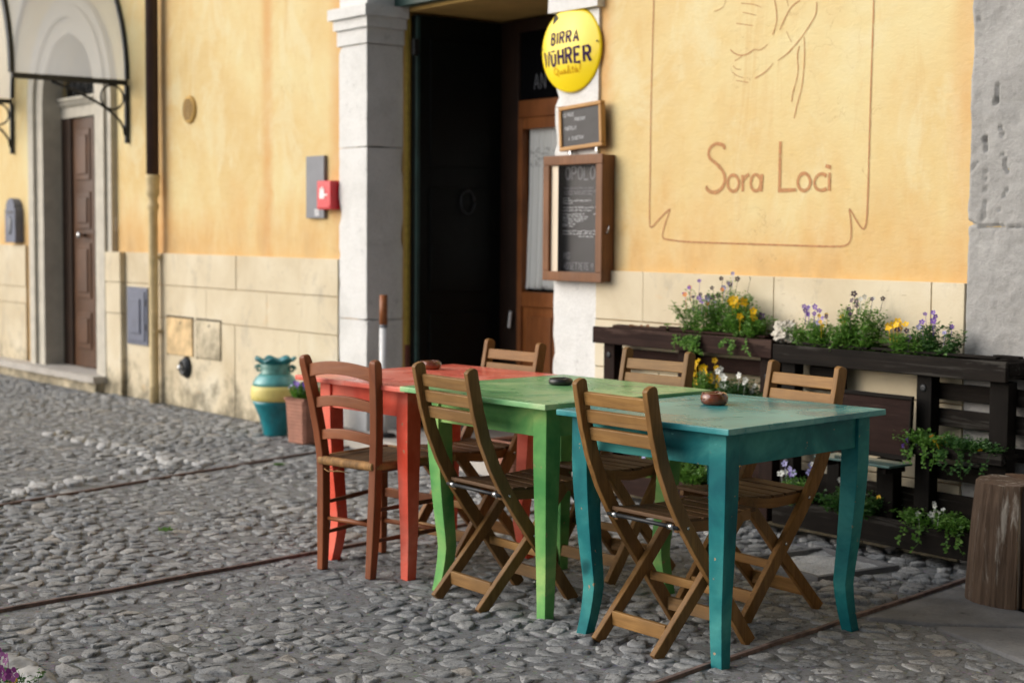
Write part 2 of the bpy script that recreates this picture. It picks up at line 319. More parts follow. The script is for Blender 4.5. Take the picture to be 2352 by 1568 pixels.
# ------------------------------------------------------------------ mesh helpers
class MB:
    def __init__(s): s.v = []; s.f = []; s.sm = []
    def add(s, vs, fs, smooth=False):
        o = len(s.v); s.v += [tuple(v) for v in vs]; s.f += [tuple(i+o for i in f) for f in fs]; s.sm += [smooth]*len(fs); return s
    def box(s, x0, x1, y0, y1, z0, z1):
        return s.add([(x0, y0, z0), (x1, y0, z0), (x1, y1, z0), (x0, y1, z0), (x0, y0, z1), (x1, y0, z1), (x1, y1, z1), (x0, y1, z1)],
                     [(3, 2, 1, 0), (4, 5, 6, 7), (0, 1, 5, 4), (1, 2, 6, 5), (2, 3, 7, 6), (3, 0, 4, 7)])
    def obox(s, c, sz, R):       # oriented box
        o = []
        for z in (-.5, .5):
            for x, y in ((-.5, -.5), (.5, -.5), (.5, .5), (-.5, .5)):
                o.append(Vector(c)+R @ Vector((x*sz[0], y*sz[1], z*sz[2])))
        return s.add(o, [(3, 2, 1, 0), (4, 5, 6, 7), (0, 1, 5, 4), (1, 2, 6, 5), (2, 3, 7, 6), (3, 0, 4, 7)])
    def sweep(s, path, secs, up=None, smooth=False, caps=True):
        # path: list of points; secs: per-point list of (a,b) offsets in the (side, normal) frame; side = constant 'up' axis given
        rings = []
        n = len(path); P = [Vector(p) for p in path]
        for i in range(n):
            t = (P[min(i+1, n-1)]-P[max(i-1, 0)]).normalized()
            sd = Vector(up) if up is not None else (Vector((0, 0, 1)) if abs(t.z) < .9 else Vector((1, 0, 0)))
            nn = t.cross(sd).normalized(); sd = nn.cross(t).normalized()
            rings.append([P[i]+sd*a+nn*b for a, b in secs[i]])
        k = len(rings[0]); vs = [v for r in rings for v in r]; fs = []
        for i in range(n-1):
            for j in range(k):
                a = i*k+j; b = i*k+(j+1) % k; fs.append((a, b, b+k, a+k))
        if caps: fs.append(tuple(range(k-1, -1, -1))); fs.append(tuple((n-1)*k+j for j in range(k)))
        return s.add(vs, fs, smooth)
    def tube(s, path, r, k=8, smooth=True):
        rs = r if isinstance(r, (list, tuple)) else [r]*len(path)
        return s.sweep(path, [[(q*cos(2*pi*j/k), q*sin(2*pi*j/k)) for j in range(k)] for q in rs], smooth=smooth)
    def bar(s, path, w, d, up):
        ws = w if isinstance(w, (list, tuple)) else [w]*len(path); ds = d if isinstance(d, (list, tuple)) else [d]*len(path)
        return s.sweep(path, [[(-a/2, -b/2), (a/2, -b/2), (a/2, b/2), (-a/2, b/2)] for a, b in zip(ws, ds)], up=up)
    def lathe(s, prof, k=24, c=(0, 0, 0), wob=None):
        vs = []
        for r, z in prof:
            for j in range(k):
                a = 2*pi*j/k; q = r; zz = z
                if wob: q, zz = wob(r, z, a)
                vs.append((c[0]+q*cos(a), c[1]+q*sin(a), c[2]+zz))
        fs = [(i*k+j, i*k+(j+1) % k, (i+1)*k+(j+1) % k, (i+1)*k+j) for i in range(len(prof)-1) for j in range(k)]
        if prof[0][0] > 1e-4: fs.append(tuple(range(k-1, -1, -1)))
        if prof[-1][0] > 1e-4: fs.append(tuple((len(prof)-1)*k+j for j in range(k)))
        return s.add(vs, fs, True)
    def build(s, name, mat, parent=None, bevel=0., seg=2, fix=False):
        me = bpy.data.meshes.new(name); me.from_pydata(s.v, [], s.f); me.update()
        me.polygons.foreach_set('use_smooth', s.sm)
        me.materials.append(M[mat] if isinstance(mat, str) else mat)
        if fix:
            bm = bmesh.new(); bm.from_mesh(me); bmesh.ops.recalc_face_normals(bm, faces=bm.faces); bm.to_mesh(me); bm.free()
        o = bpy.data.objects.new(name, me); COL.objects.link(o)
        if parent is not None: o.parent = parent
        if bevel:
            b = o.modifiers.new('bevel', 'BEVEL'); b.width = bevel; b.segments = seg; b.limit_method = 'ANGLE'; b.harden_normals = False
            me.polygons.foreach_set('use_smooth', [True]*len(me.polygons))
            w = o.modifiers.new('wn', 'WEIGHTED_NORMAL'); w.keep_sharp = False
        return o
def empty(name, loc=(0, 0, 0), rz=0.):
    o = bpy.data.objects.new(name, None); COL.objects.link(o); o.location = loc; o.rotation_euler = (0, 0, rz); o.empty_display_size = .1; return o
def tag(o, label, cat, group=None, kind=None):
    o['label'] = label; o['category'] = cat
    if group: o['group'] = group
    if kind: o['kind'] = kind
    return o
def B(name, mat, parent, x0, x1, y0, y1, z0, z1, bevel=.003): return MB().box(x0, x1, y0, y1, z0, z1).build(name, mat, parent, bevel)
def copy_tree(o, parent=None):
    c = o.copy(); COL.objects.link(c)
    if parent is not None: c.parent = parent
    for ch in [q for q in bpy.data.objects if q.parent == o]: copy_tree(ch, c)
    return c
def rough_box(name, mat, parent, x0, x1, y0, y1, z0, z1, amp=.006, step=.05, freq=7, chip=0.):
    # a stone block with an uneven, slightly chipped surface
    bm = bmesh.new(); bmesh.ops.create_cube(bm, size=1)
    sx, sy, sz = x1-x0, y1-y0, z1-z0
    for v in bm.verts: v.co = Vector((x0+(v.co.x+.5)*sx, y0+(v.co.y+.5)*sy, z0+(v.co.z+.5)*sz))
    for ax, L in ((0, sx), (1, sy), (2, sz)):
        n = min(60, int(L/step))
        for i in range(1, n):
            p = Vector((x0, y0, z0)); p[ax] += L*i/n; nn = Vector((0, 0, 0)); nn[ax] = 1
            bmesh.ops.bisect_plane(bm, geom=bm.verts[:]+bm.edges[:]+bm.faces[:], plane_co=p, plane_no=nn)
    c = Vector(((x0+x1)/2, (y0+y1)/2, (z0+z1)/2))
    for v in bm.verts:
        n = noise.fractal(v.co*freq+Vector((x0*3, 0, z0*5)), 1., 2., 4)
        e = sum((abs(v.co.x-x0) < 1e-5 or abs(v.co.x-x1) < 1e-5, abs(v.co.y-y0) < 1e-5 or abs(v.co.y-y1) < 1e-5, abs(v.co.z-z0) < 1e-5 or abs(v.co.z-z1) < 1e-5))
        d = Vector(((v.co.x > c.x)-(v.co.x < c.x) if abs(v.co.x-x0) < 1e-5 or abs(v.co.x-x1) < 1e-5 else 0,
                    (v.co.y > c.y)-(v.co.y < c.y) if abs(v.co.y-y0) < 1e-5 or abs(v.co.y-y1) < 1e-5 else 0,
                    (v.co.z > c.z)-(v.co.z < c.z) if abs(v.co.z-z0) < 1e-5 or abs(v.co.z-z1) < 1e-5 else 0))
        k = -abs(n)*amp
        if e >= 2: k -= max(0, noise.noise(v.co*9)-.15)*chip
        v.co += d*k
    me = bpy.data.meshes.new(name); bm.to_mesh(me); bm.free(); me.materials.append(M[mat])
    me.polygons.foreach_set('use_smooth', [True]*len(me.polygons)); me.set_sharp_from_angle(angle=radians(38))
    o = bpy.data.objects.new(name, me); COL.objects.link(o); o.parent = parent
    return o
def ribbon(mb, pts, w, f3, closed=False, rough=False):
    # a painted stroke: flat ribbon along 2-D points, mapped to 3-D by f3(u, v)
    P = [Vector(p) for p in pts]
    Q = [P[0]]
    for a, b in zip(P, P[1:]):
        n = max(1, int((b-a).length/(w*2.5)));  Q += [a.lerp(b, i/n) for i in range(1, n+1)]
    n = len(Q); L = []; R = []
    for i in range(n):
        t = (Q[min(i+1, n-1)]-Q[max(i-1, 0)])
        if closed and i in (0, n-1): t = Q[1]-Q[n-2]
        t = t.normalized() if t.length > 1e-9 else Vector((1, 0)); nn = Vector((-t.y, t.x))
        ww = w/2*(1+.22*noise.noise(Vector((Q[i].x*38, Q[i].y*38, 1.7)))) if rough else w/2
        L.append(f3(*(Q[i]+nn*ww))); R.append(f3(*(Q[i]-nn*ww)))
    mb.add(L+R, [(i, i+1, n+i+1, n+i) for i in range(n-1)])
    return mb
def smooth2(pts, it=2):
    for _ in range(it):
        q = [pts[0]]
        for a, b in zip(pts, pts[1:]):
            q += [(a[0]*.75+b[0]*.25, a[1]*.75+b[1]*.25), (a[0]*.25+b[0]*.75, a[1]*.25+b[1]*.75)]
        pts = q+[pts[-1]]
    return pts
# single-stroke capital letters on a 4 x 6 grid
GL = {'A': [[(0, 0), (2, 6), (4, 0)], [(.7, 2), (3.3, 2)]], 'B': [[(0, 0), (0, 6), (2.6, 6), (3.6, 5.2), (3.4, 3.8), (2.4, 3.2), (0, 3.2)], [(2.4, 3.2), (3.8, 2.4), (3.8, 1), (2.8, 0), (0, 0)]],
      'C': [[(3.8, 5), (2.6, 6), (1, 5.6), (0, 4), (0, 2), (1, .4), (2.6, 0), (3.8, 1)]], 'E': [[(3.6, 6), (0, 6), (0, 0), (3.6, 0)], [(0, 3.1), (3, 3.1)]],
      'H': [[(0, 0), (0, 6)], [(3.8, 0), (3.8, 6)], [(0, 3.1), (3.8, 3.1)]], 'I': [[(.3, 0), (.3, 6)]], 'L': [[(0, 6), (0, 0), (3.4, 0)]],
      'M': [[(0, 0), (.3, 6), (2, 2.4), (3.7, 6), (4, 0)]], 'N': [[(0, 0), (0, 6), (3.8, 0), (3.8, 6)]], 'O': [[(2, 6), (.6, 5.2), (0, 3), (.6, .8), (2, 0), (3.4, .8), (4, 3), (3.4, 5.2), (2, 6)]],
      'P': [[(0, 0), (0, 6), (2.8, 6), (3.7, 5.2), (3.7, 3.8), (2.8, 3), (0, 3)]], 'R': [[(0, 0), (0, 6), (2.8, 6), (3.7, 5.2), (3.7, 3.8), (2.8, 3.1), (0, 3.1)], [(1.9, 3.1), (3.8, 0)]],
      'S': [[(3.7, 5.2), (2.4, 6), (.8, 5.7), (.2, 4.6), (1, 3.4), (3, 2.7), (3.8, 1.5), (3, .3), (1.4, 0), (0, .9)]], 'T': [[(0, 6), (4, 6)], [(2, 6), (2, 0)]],
      'U': [[(0, 6), (0, 1.4), (.9, 0), (2.9, 0), (3.8, 1.4), (3.8, 6)]], 'W': [[(0, 6), (1.2, 0), (2.5, 5), (3.8, 0), (5, 6)]], 'Z': [[(0, 6), (3.8, 6), (0, 0), (3.8, 0)]],
      '!': [[(.4, 6), (.3, 1.9)], [(.3, .5), (.3, 0)]], "'": [[(.6, 6.2), (.2, 5)]], ' ': [],
      '\u00dc': [[(0, 4.6), (0, 1.2), (.9, 0), (2.5, 0), (3.4, 1.2), (3.4, 4.6)], [(.9, 6), (.9, 5.4)], [(2.5, 6), (2.5, 5.4)]]}
WD = {'I': .6, '!': .8, "'": .8, ' ': 2.2, 'W': 5, 'M': 4}
def write(mb, text, x, y, h, w, f3, jit=0., gap=1.3, narrow=1., slant=0., bold=None):
    k = h/6; rng = random.Random(hash(len(text))+ord(text[0]))
    for ch in text:
        for st in GL.get(ch, []):
            pts = [(x+(px*narrow+py*slant)*k+rng.uniform(-jit, jit), y+py*k+rng.uniform(-jit, jit)) for px, py in st]
            ribbon(mb, pts, w, f3)
        x += (WD.get(ch, 4)*narrow+gap)*k
    return x

# ================================================================== GROUND
ground = empty('ground'); ground['kind'] = 'structure'
sheet = MB().add([(-40, -40, 0), (40, -40, 0), (40, 40, 0), (-40, 40, 0)], [(0, 1, 2, 3)]).build('mortar_bed', 'mortar', ground)
def band_x(k, y):     # the three iron bands set across the paving
    return (-2.32-.162*y, -4.40-.33*y, -.096-.165*y)[k]
STEPS = [(-5.42, -2.88, 1.78, 2.6), (-11.4, -8.86, 1.80, 2.2)]
FLAG = [(-.36, 1.66), (.15, 2.0), (1.6, 2.0), (1.6, .55), (.62, .78), (.05, .98), (-.22, .86)]
def inpoly(x, y, P):
    c = False
    for (ax, ay), (bx, by) in zip(P, P[1:]+P[:1]):
        if (ay > y) != (by > y) and x < (bx-ax)*(y-ay)/(by-ay)+ax: c = not c
    return c
MC, MR = (-.90, 1.47), -.10          # manhole cover
def inview(x, y, m=.14):
    d = Vector((x, y, 0))-CAM; z = d.dot(fw)
    if z < .5: return False
    a, b = d.dot(rr)/z, d.dot(uu)/z
    return abs(a) < 1176/FPX+m and abs(b) < 784/FPX+m
pts = []
def fbm(x, y, f=1., s=0): return noise.fractal(Vector((x*f+s, y*f, s)), 1., 2., 3)
rng = random.Random(3)
y = -3.2; row = 0
while y < 2.05:
    dy = .068+.014*fbm(0, y, 3)
    x = -12.2+rng.random()*.1
    while x < 2.2:
        far = max(0, min(1, (-x-4)/6))
        dx = (.068+.115*rng.random()**2)*(1+.25*fbm(x, y, .9, 5))
        px, py = x+rng.uniform(-.02, .02), y+rng.uniform(-.026, .026)
        if inview(px, py) and rng.random() > .12: pts.append((px, py))
        x += dx
    y += dy; row += 1
from collections import defaultdict
cell = .16; gridd = defaultdict(list)
for i, (x, y) in enumerate(pts): gridd[(int(x//cell), int(y//cell))].append(i)
def clip(poly, m, n):
    out = []
    for i in range(len(poly)):
        a, b = poly[i], poly[(i+1) % len(poly)]
        da = (a[0]-m[0])*n[0]+(a[1]-m[1])*n[1]; db = (b[0]-m[0])*n[0]+(b[1]-m[1])*n[1]
        if da <= 0: out.append(a)
        if da*db < 0:
            t = da/(da-db); out.append((a[0]+(b[0]-a[0])*t, a[1]+(b[1]-a[1])*t))
    return out
stones = []
for i, (x, y) in enumerate(pts):
    bad = y > 1.955 or inpoly(x, y, FLAG)
    for a, b, c, d in STEPS:
        if a < x < b and c-.02 < y < d: bad = True
    dx, dy = x-MC[0], y-MC[1]; ux = dx*cos(MR)+dy*sin(MR); uy = -dx*sin(MR)+dy*cos(MR)
    if abs(ux) < .24 and abs(uy) < .24: bad = True
    for k in range(3):
        if abs(x-band_x(k, y)) < .042: bad = True
    if bad: continue
    wx, wy = .045+.07*rng.random(), .034+.045*rng.random(); poly = [(x-wx, y-wy*.6), (x-wx*.5, y-wy), (x+wx*.6, y-wy), (x+wx, y-wy*.4), (x+wx*.9, y+wy*.6), (x+wx*.3, y+wy), (x-wx*.7, y+wy*.9)]
    gx, gy = int(x//cell), int(y//cell)
    for ax in (-1, 0, 1):
        for ay in (-1, 0, 1):
            for j in gridd.get((gx+ax, gy+ay), ()):
                if j != i:
                    q = pts[j]; n = (q[0]-x, q[1]-y); L = sqrt(n[0]**2+n[1]**2)
                    if L < 1e-6 or L > .26: continue
                    n = (n[0]/L, n[1]/L); off = L/2-.002-.003*rng.random()
                    poly = clip(poly, (x+n[0]*off, y+n[1]*off), n)
                    if len(poly) < 3: break
            if len(poly) < 3: break
        if len(poly) < 3: break
    if len(poly) < 4: continue
    A = sum(a[0]*b[1]-b[0]*a[1] for a, b in zip(poly, poly[1:]+poly[:1]))/2
    if A < .0014: continue
    stones.append((x, y, poly, A))
def stone_mesh(x, y, poly, h, sink, seed):
    r = random.Random(seed)
    c = (sum(p[0] for p in poly)/len(poly), sum(p[1] for p in poly)/len(poly))
    q = []
    for a, b in zip(poly, poly[1:]+poly[:1]):       # cut the corners, then roughen the outline
        t_ = r.uniform(.05, .22); u_ = r.uniform(.42, .6); q += [(a[0]*(1-t_)+b[0]*t_, a[1]*(1-t_)+b[1]*t_), (a[0]*(1-u_)+b[0]*u_, a[1]*(1-u_)+b[1]*u_)]
    sc = r.uniform(.88, 1.0)
    q = [(c[0]+(p[0]-c[0])*k, c[1]+(p[1]-c[1])*k) for p in q for k in (sc*r.uniform(.84, 1.0),)]
    n = len(q); tx, ty = r.uniform(-.10, .10), r.uniform(-.10, .10)
    vs = []
    for k, z in ((1., -.012), (.975, .62*h), (.89, .97*h), (.50, 1.0*h)):
        for p in q:
            kk = k*(1 if z < 0 else r.uniform(.94, 1.03))
            X, Y = c[0]+(p[0]-c[0])*kk, c[1]+(p[1]-c[1])*kk
            vs.append((X, Y, z-sink+((p[0]-c[0])*tx+(p[1]-c[1])*ty)*k+(r.uniform(-.20, .20)*h if z > 0 else 0)))
    fs = [(i*n+j, i*n+(j+1) % n, (i+1)*n+(j+1) % n, (i+1)*n+j) for i in range(3) for j in range(n)]
    vs.append((*c, r.uniform(.92, 1.05)*h-sink)); fs += [(3*n+j, 3*n+(j+1) % n, 4*n) for j in range(n)]
    return vs, fs
def seg_d(x, y, a, b):
    vx, vy = b[0]-a[0], b[1]-a[1]; t = max(0, min(1, ((x-a[0])*vx+(y-a[1])*vy)/(vx*vx+vy*vy)))
    return sqrt((x-a[0]-vx*t)**2+(y-a[1]-vy*t)**2)
WL = [((-6.6, .56), (-4.84, .68)), ((-4.80, .42), (-4.66, .0)), ((-4.66, -.05), (-4.5, -.5))]
def sized(s):
    d = Vector((s[0], s[1], 0))-CAM; return -s[3]/d.length**2.6 if inview(s[0], s[1], 0.) else 0
order = sorted(stones, key=sized)
field, white, wear = MB(), MB(), MB()
nind = 0
for k, (x, y, poly, A) in enumerate(order):
    h = .0085+.005*rng.random()
    f = fbm(x, y, .75, 11); strip = -abs(y*.9+.35*fbm(x, y, 1.2)+.75+.16*x)/.30   # a smoother, mortar-rich strip in front of the tables
    sink = max(0, min(.011, .004+.012*f+rng.uniform(-.002, .003))) + (.010*max(0, 1+strip) if x < .4 else 0)
    if x > -.05 and y < .9: sink += .008
    if x > -1.2 and y > 1.05: sink *= .2; h *= 1.3
    if sink > h*.80: sink = h*.80
    if rng.random() < .035 and k > 20: continue
    vs, fs = stone_mesh(x, y, poly, h, sink, k)
    wl = min(seg_d(x, y, a, b) for a, b in WL)
    if wl < .072 and k > 300:
        vs, fs = stone_mesh(x, y, poly, .022, 0, k); white.add(vs, fs, True)
    elif nind < 300:
        MB().add(vs, fs, True).build('cobblestone', 'cobble', ground); nind += 1
    else: field.add(vs, fs, True)
o = field.build('far_cobblestones', 'cobble', ground); o['kind'] = 'stuff'
o = white.build('white_line_cobblestones', 'white_cobble', ground); o['kind'] = 'stuff'
for k, (ya, yb) in enumerate(((-2.6, 1.95), (-2.4, 1.95), (-1.4, 1.95))):
    n = 26; path = [(band_x(k, ya+(yb-ya)*i/n)+.006*noise.noise(Vector((k*9, i*.6, 0))), ya+(yb-ya)*i/n, .002+.004*noise.noise(Vector((i*.5, k*5, 3)))) for i in range(n+1)]
    MB().bar(path, .021, .018, (0, 0, 1)).build('iron_band', 'rust', ground, .002)
grit = MB()                    # small chips and pebbles caught in the mortar
for i in range(5200):
    x, y = rng.uniform(-9, 1.3), rng.uniform(-2.6, 1.95)
    if rng.random() > min(1, 1.6/(1+.35*(Vector((x, y, 0))-CAM).length)) or not inview(x, y, .05): continue
    a, b, c = rng.uniform(.004, .013), rng.uniform(.004, .010), rng.uniform(.002, .006); th = rng.uniform(0, 3.1); ca, sa = cos(th), sin(th)
    loc = [(a, 0, 0), (rng.uniform(-.2, .2)*a, b, 0), (-a, rng.uniform(-.3, .3)*b, 0), (rng.uniform(-.2, .2)*a, -b, 0), (.2*a, .1*b, c)]
    grit.add([(x+px*ca-py*sa, y+px*sa+py*ca, pz+.001) for px, py, pz in loc], [(0, 1, 4), (1, 2, 4), (2, 3, 4), (3, 0, 4)])
o = grit.build('mortar_chips', 'cobble', ground); o['kind'] = 'stuff'
# flagstones around the log
fl = [[(-.335, 1.62), (.12, 1.97), (.66, 1.97), (.30, 1.36)], [(-.315, 1.585), (.285, 1.335), (-.005, 1.01), (-.205, .90)], [(.31, 1.325), (.69, 1.96), (1.5, 1.96), (1.5, 1.05), (.75, 1.06)], [(.015, .995), (.30, 1.31), (.74, 1.045), (.61, .80)], [(.63, .79), (.76, 1.035), (1.5, 1.02), (1.5, .58)]]
for P in fl:
    q = []
    for a, b in zip(P, P[1:]+P[:1]):
        for i in range(8):
            t = i/8; q.append((a[0]+(b[0]-a[0])*t+.006*noise.noise(Vector((a[0]*5+t*6, a[1], 0))), a[1]+(b[1]-a[1])*t+.006*noise.noise(Vector((a[1]*5+t*6, 3, a[0])))))
    c = (sum(p[0] for p in q)/len(q), sum(p[1] for p in q)/len(q)); n = len(q); vs = []
    for k, z in ((1, -.01), (.985, .010), (.95, .014), (.5, .015)): vs += [(c[0]+(p[0]-c[0])*k, c[1]+(p[1]-c[1])*k, z+.003*noise.noise(Vector((p[0]*4*k, p[1]*4*k, 1)))) for p in q]
    vs.append((*c, .015)); fs = [(i*n+j, i*n+(j+1) % n, (i+1)*n+(j+1) % n, (i+1)*n+j) for i in range(3) for j in range(n)]+[(3*n+j, 3*n+(j+1) % n, 4*n) for j in range(n)]
    MB().add(vs, fs, True).build('flagstone', 'flag', ground, fix=True)
# weeds between the stones
def leaf_quad(mb, p, d, n, L, w, fold=.25):
    p, d, n = Vector(p), Vector(d).normalized(), Vector(n).normalized(); s = d.cross(n).normalized()
    mid = p+d*L*.5
    mb.add([p, mid+s*w/2+n*fold*w, p+d*L, mid-s*w/2+n*fold*w, mid-n*0.0], [(0, 1, 4), (1, 2, 4), (2, 3, 4), (3, 0, 4)])
for wx, wy in ((-3.08, -.35), (-4.52, 1.04)):
    mb = MB(); r = random.Random(int(wx*100))
    for i in range(60):
        a = r.uniform(0, 2*pi); d = (cos(a), sin(a), r.uniform(.2, .9)); leaf_quad(mb, (wx+r.gauss(0, .012), wy+r.gauss(0, .012), .012), d, (0, 0, 1), r.uniform(.012, .028), .009)
    o = mb.build('weed_tuft', 'leaf'); tag(o, 'tiny green weed tuft growing nearest the front iron band' if wx > -4 else 'tiny green weed tuft growing out by the terracotta pot', 'weed', 'weeds in the paving')

# manhole cover filled with paving
mh = empty('manhole_cover', (MC[0], MC[1], 0), MR); tag(mh, 'square manhole cover with paved infill set in cobbles by the planters', 'manhole cover')
MB().box(-.22, .22, -.22, -.195, -.01, .022).box(-.22, .22, .195, .22, -.01, .022).box(-.22, -.195, -.195, .195, -.01, .022).box(.195, .22, -.195, .195, -.01, .022).build('frame', 'flag', mh, .003)
mb = MB(); n = 18
for i in range(n+1):
    for j in range(n+1):
        a, b = -.194+.388*i/n, -.194+.388*j/n; mb.v.append((a, b, .016+.014*fbm(a*9, b*9, 1, 2)-.01*max(abs(a), abs(b))/.19))
mb.f = [(i*(n+1)+j, (i+1)*(n+1)+j, (i+1)*(n+1)+j+1, i*(n+1)+j+1) for i in range(n) for j in range(n)]; mb.sm = [True]*len(mb.f)
mb.build('infill', 'white_cobble', mh)

# ================================================================== HOUSE FRONT
house = empty('house', (-4, 2, 0)); tag(house, 'old ochre plastered house front with stone plinth and painted sign', 'building')
HL = Matrix.Translation((-4, 2, 0))
def H(o):                        # parts are written in world coordinates
    o.matrix_parent_inverse = HL.inverted(); return o
YW = 2.0
def wallbox(x0, x1, z0, z1, name='plaster_wall'): return H(MB().box(x0, x1, YW, 2.34, z0, z1).build(name, 'plaster', house))
wallbox(-20, -10.25, 0, 7); wallbox(-9.13, -5.2, 0, 7); wallbox(-5.2, -3.1, 3.1, 7); wallbox(-3.1, 7, 0, 7)
AC, AR, AZ = -9.69, .56, 2.42     # arched house door
mb = MB(); n = 24
for i in range(n):
    a0, a1 = pi-pi*i/n, pi-pi*(i+1)/n
    p, q = (AC+AR*cos(a0), AZ+AR*sin(a0)), (AC+AR*cos(a1), AZ+AR*sin(a1))
    mb.add([(p[0], YW, p[1]), (q[0], YW, q[1]), (q[0], YW, 7), (p[0], YW, 7), (p[0], 2.34, p[1]), (q[0], 2.34, q[1])], [(0, 1, 2, 3), (0, 4, 5, 1)])
H(mb.build('plaster_wall', 'plaster', house))
# plinth slabs
def slab(x0, x1, z0, z1, yf=1.976): return H(MB().box(x0+.0025, x1-.0025, yf+random.uniform(-.003, .003), YW+.02, z0+.0025, z1-.0025).build('plinth_stone', 'trav', house, .003))
Z1, Z2, Z3 = 1.160, .915, .665
for xs, z0, z1 in (([-8.60, -7.97, -6.763, -5.877, -5.395], Z2, Z1), ([-8.60, -7.221, -6.32, -5.395], Z3, Z2), ([-8.60, -7.9, -6.778, -5.888, -5.395], 0, Z3)):
    for a, b in zip(xs, xs[1:]): slab(a, b, z0, z1)
for z0, z1 in ((Z2, Z1), (Z3, Z2), (0, Z3)): slab(-8.955, -8.605, z0, z1, 1.930)
for xs, z0, z1 in (([-12.6, -11.7, -10.735], .81, 1.19), ([-12.6, -11.5, -10.735], .66, .81), ([-12.6, -11.9, -10.735], 0, .66), ([-16, -14.2, -12.6], 0, 1.19)):
    for a, b in zip(xs, xs[1:]): slab(a, b, z0, z1)
for xs, z0, z1 in (([-2.885, -2.522, -1.644, -.77, -.605], .895, 1.148), ([-2.885, -2.1, -1.25, -.605], .65, .895), ([-2.885, -2.4, -1.55, -.605], .32, .65), ([-2.885, -2.0, -1.1, -.605], 0, .32)):
    for a, b in zip(xs, xs[1:]): slab(a, b, z0, z1)
# restaurant doorway: left pilaster with capital, right pilaster
pl = H(empty('door_pilaster', (-4, 2, 0))); pl.parent = house; pl.matrix_parent_inverse = HL.inverted()
def P_(o): o.matrix_parent_inverse = HL.inverted(); return o
for z0, z1 in ((.06, .78), (.783, 1.863), (1.866, 2.50)): P_(rough_box('stone_block', 'lime', pl, -5.393, -5.07, 1.982, 2.255, z0, z1, .004, .045, chip=.02))
for x0, x1, yf, z0, z1 in ((-5.405, -5.055, 1.972, 2.503, 2.60), (-5.425, -5.030, 1.955, 2.600, 2.665), (-5.455, -5.005, 1.93, 2.665, 2.735)):
    P_(rough_box('capital_moulding', 'lime', pl, x0, x1, yf, 2.255, z0, z1, .003, .05))
P_(rough_box('stone_block', 'lime', pl, -5.385, -5.065, 1.98, 2.255, 2.737, 3.4, .004, .05))
pr = empty('door_pilaster', (-4, 2, 0)); pr.parent = house; pr.matrix_parent_inverse = HL.inverted()
for z0, z1 in ((.06, 1.15), (1.153, 2.0), (2.003, 2.49)): P_(rough_box('stone_block', 'lime', pr, -3.232, -2.885, 1.982, 2.34, z0, z1, .005, .045, chip=.025))
P_(rough_box('capital_moulding', 'lime', pr, -3.26, -2.862, 1.95, 2.34, 2.493, 2.62, .003, .05))
P_(rough_box('stone_block', 'lime', pr, -3.23, -2.89, 1.98, 2.34, 2.622, 3.4, .005, .05))
H(rough_box('lintel', 'lime', house, -5.07, -3.23, 1.99, 2.23, 2.98, 3.4, .004, .08))
H(rough_box('doorstep', 'step', house, -5.40, -2.90, 1.80, 2.26, -.02, .088, .008, .05, chip=.01))
# vestibule behind it
ves = empty('vestibule', (-4, 2, 0)); ves.parent = house; ves.matrix_parent_inverse = HL.inverted()
P_(MB().box(-5.3, -3.0, 2.255, 3.2, 2.712, 2.76).build('ceiling', 'soffit', ves))
P_(MB().box(-5.3, -3.0, 2.26, 3.2, .02, .085).build('floor', 'floor', ves))
P_(MB().box(-5.25, -5.055, 2.257, 3.2, .085, 2.71).build('side_wall', 'soffit', ves))
P_(MB().box(-3.22, -3.1, 2.345, 3.2, .085, 2.71).build('side_wall', 'soffit', ves))
P_(MB().box(-5.054, -5.035, 2.262, 2.285, .62, 2.70).build('jamb_strip', 'ochrestrip', ves)); P_(MB().box(-5.054, -5.032, 2.262, 2.285, .09, .618).build('jamb_strip', 'redstrip', ves))
P_(MB().box(-5.06, -3.23, 2.18, 2.26, 2.735, 2.90).build('green_lintel_bar', 'greenmetal', ves, .004))
for x0, x1, sx in ((-5.034, -4.985, 1), (-3.275, -3.232, -1)):
    lf = empty('outer_door_leaf', (-4, 2, 0)); lf.parent = house; lf.matrix_parent_inverse = HL.inverted()
    P_(MB().box(x0, x1, 2.292, 2.985, .10, 2.695).build('leaf_board', 'greenblack', lf, .004))
    xf = x1 if sx > 0 else x0
    for z0, z1 in ((.22, .82), (.95, 1.62), (1.75, 2.55)):
        P_(MB().box(min(xf, xf+sx*.012), max(xf, xf+sx*.012), 2.40, 2.88, z0, z1).build('raised_panel', 'greenblack', lf, .008))
    P_(MB().box(xf-.004 if sx > 0 else xf-.012, xf+.012 if sx > 0 else xf+.004, 2.293, 2.32, .10, 2.69).build('edge_batten', 'greenmetal', lf, .003))
    if sx > 0:
        P_(MB().tube([(xf+.03, 2.683+.055*cos(a*pi/8), 1.53+.075*sin(a*pi/8)) for a in range(17)], .007, 6).build('ring_handle', 'darkiron', lf))
        P_(MB().box(xf, xf+.03, 2.26, 2.30, 2.44, 2.54).build('hinge', 'blackplastic', lf, .004))
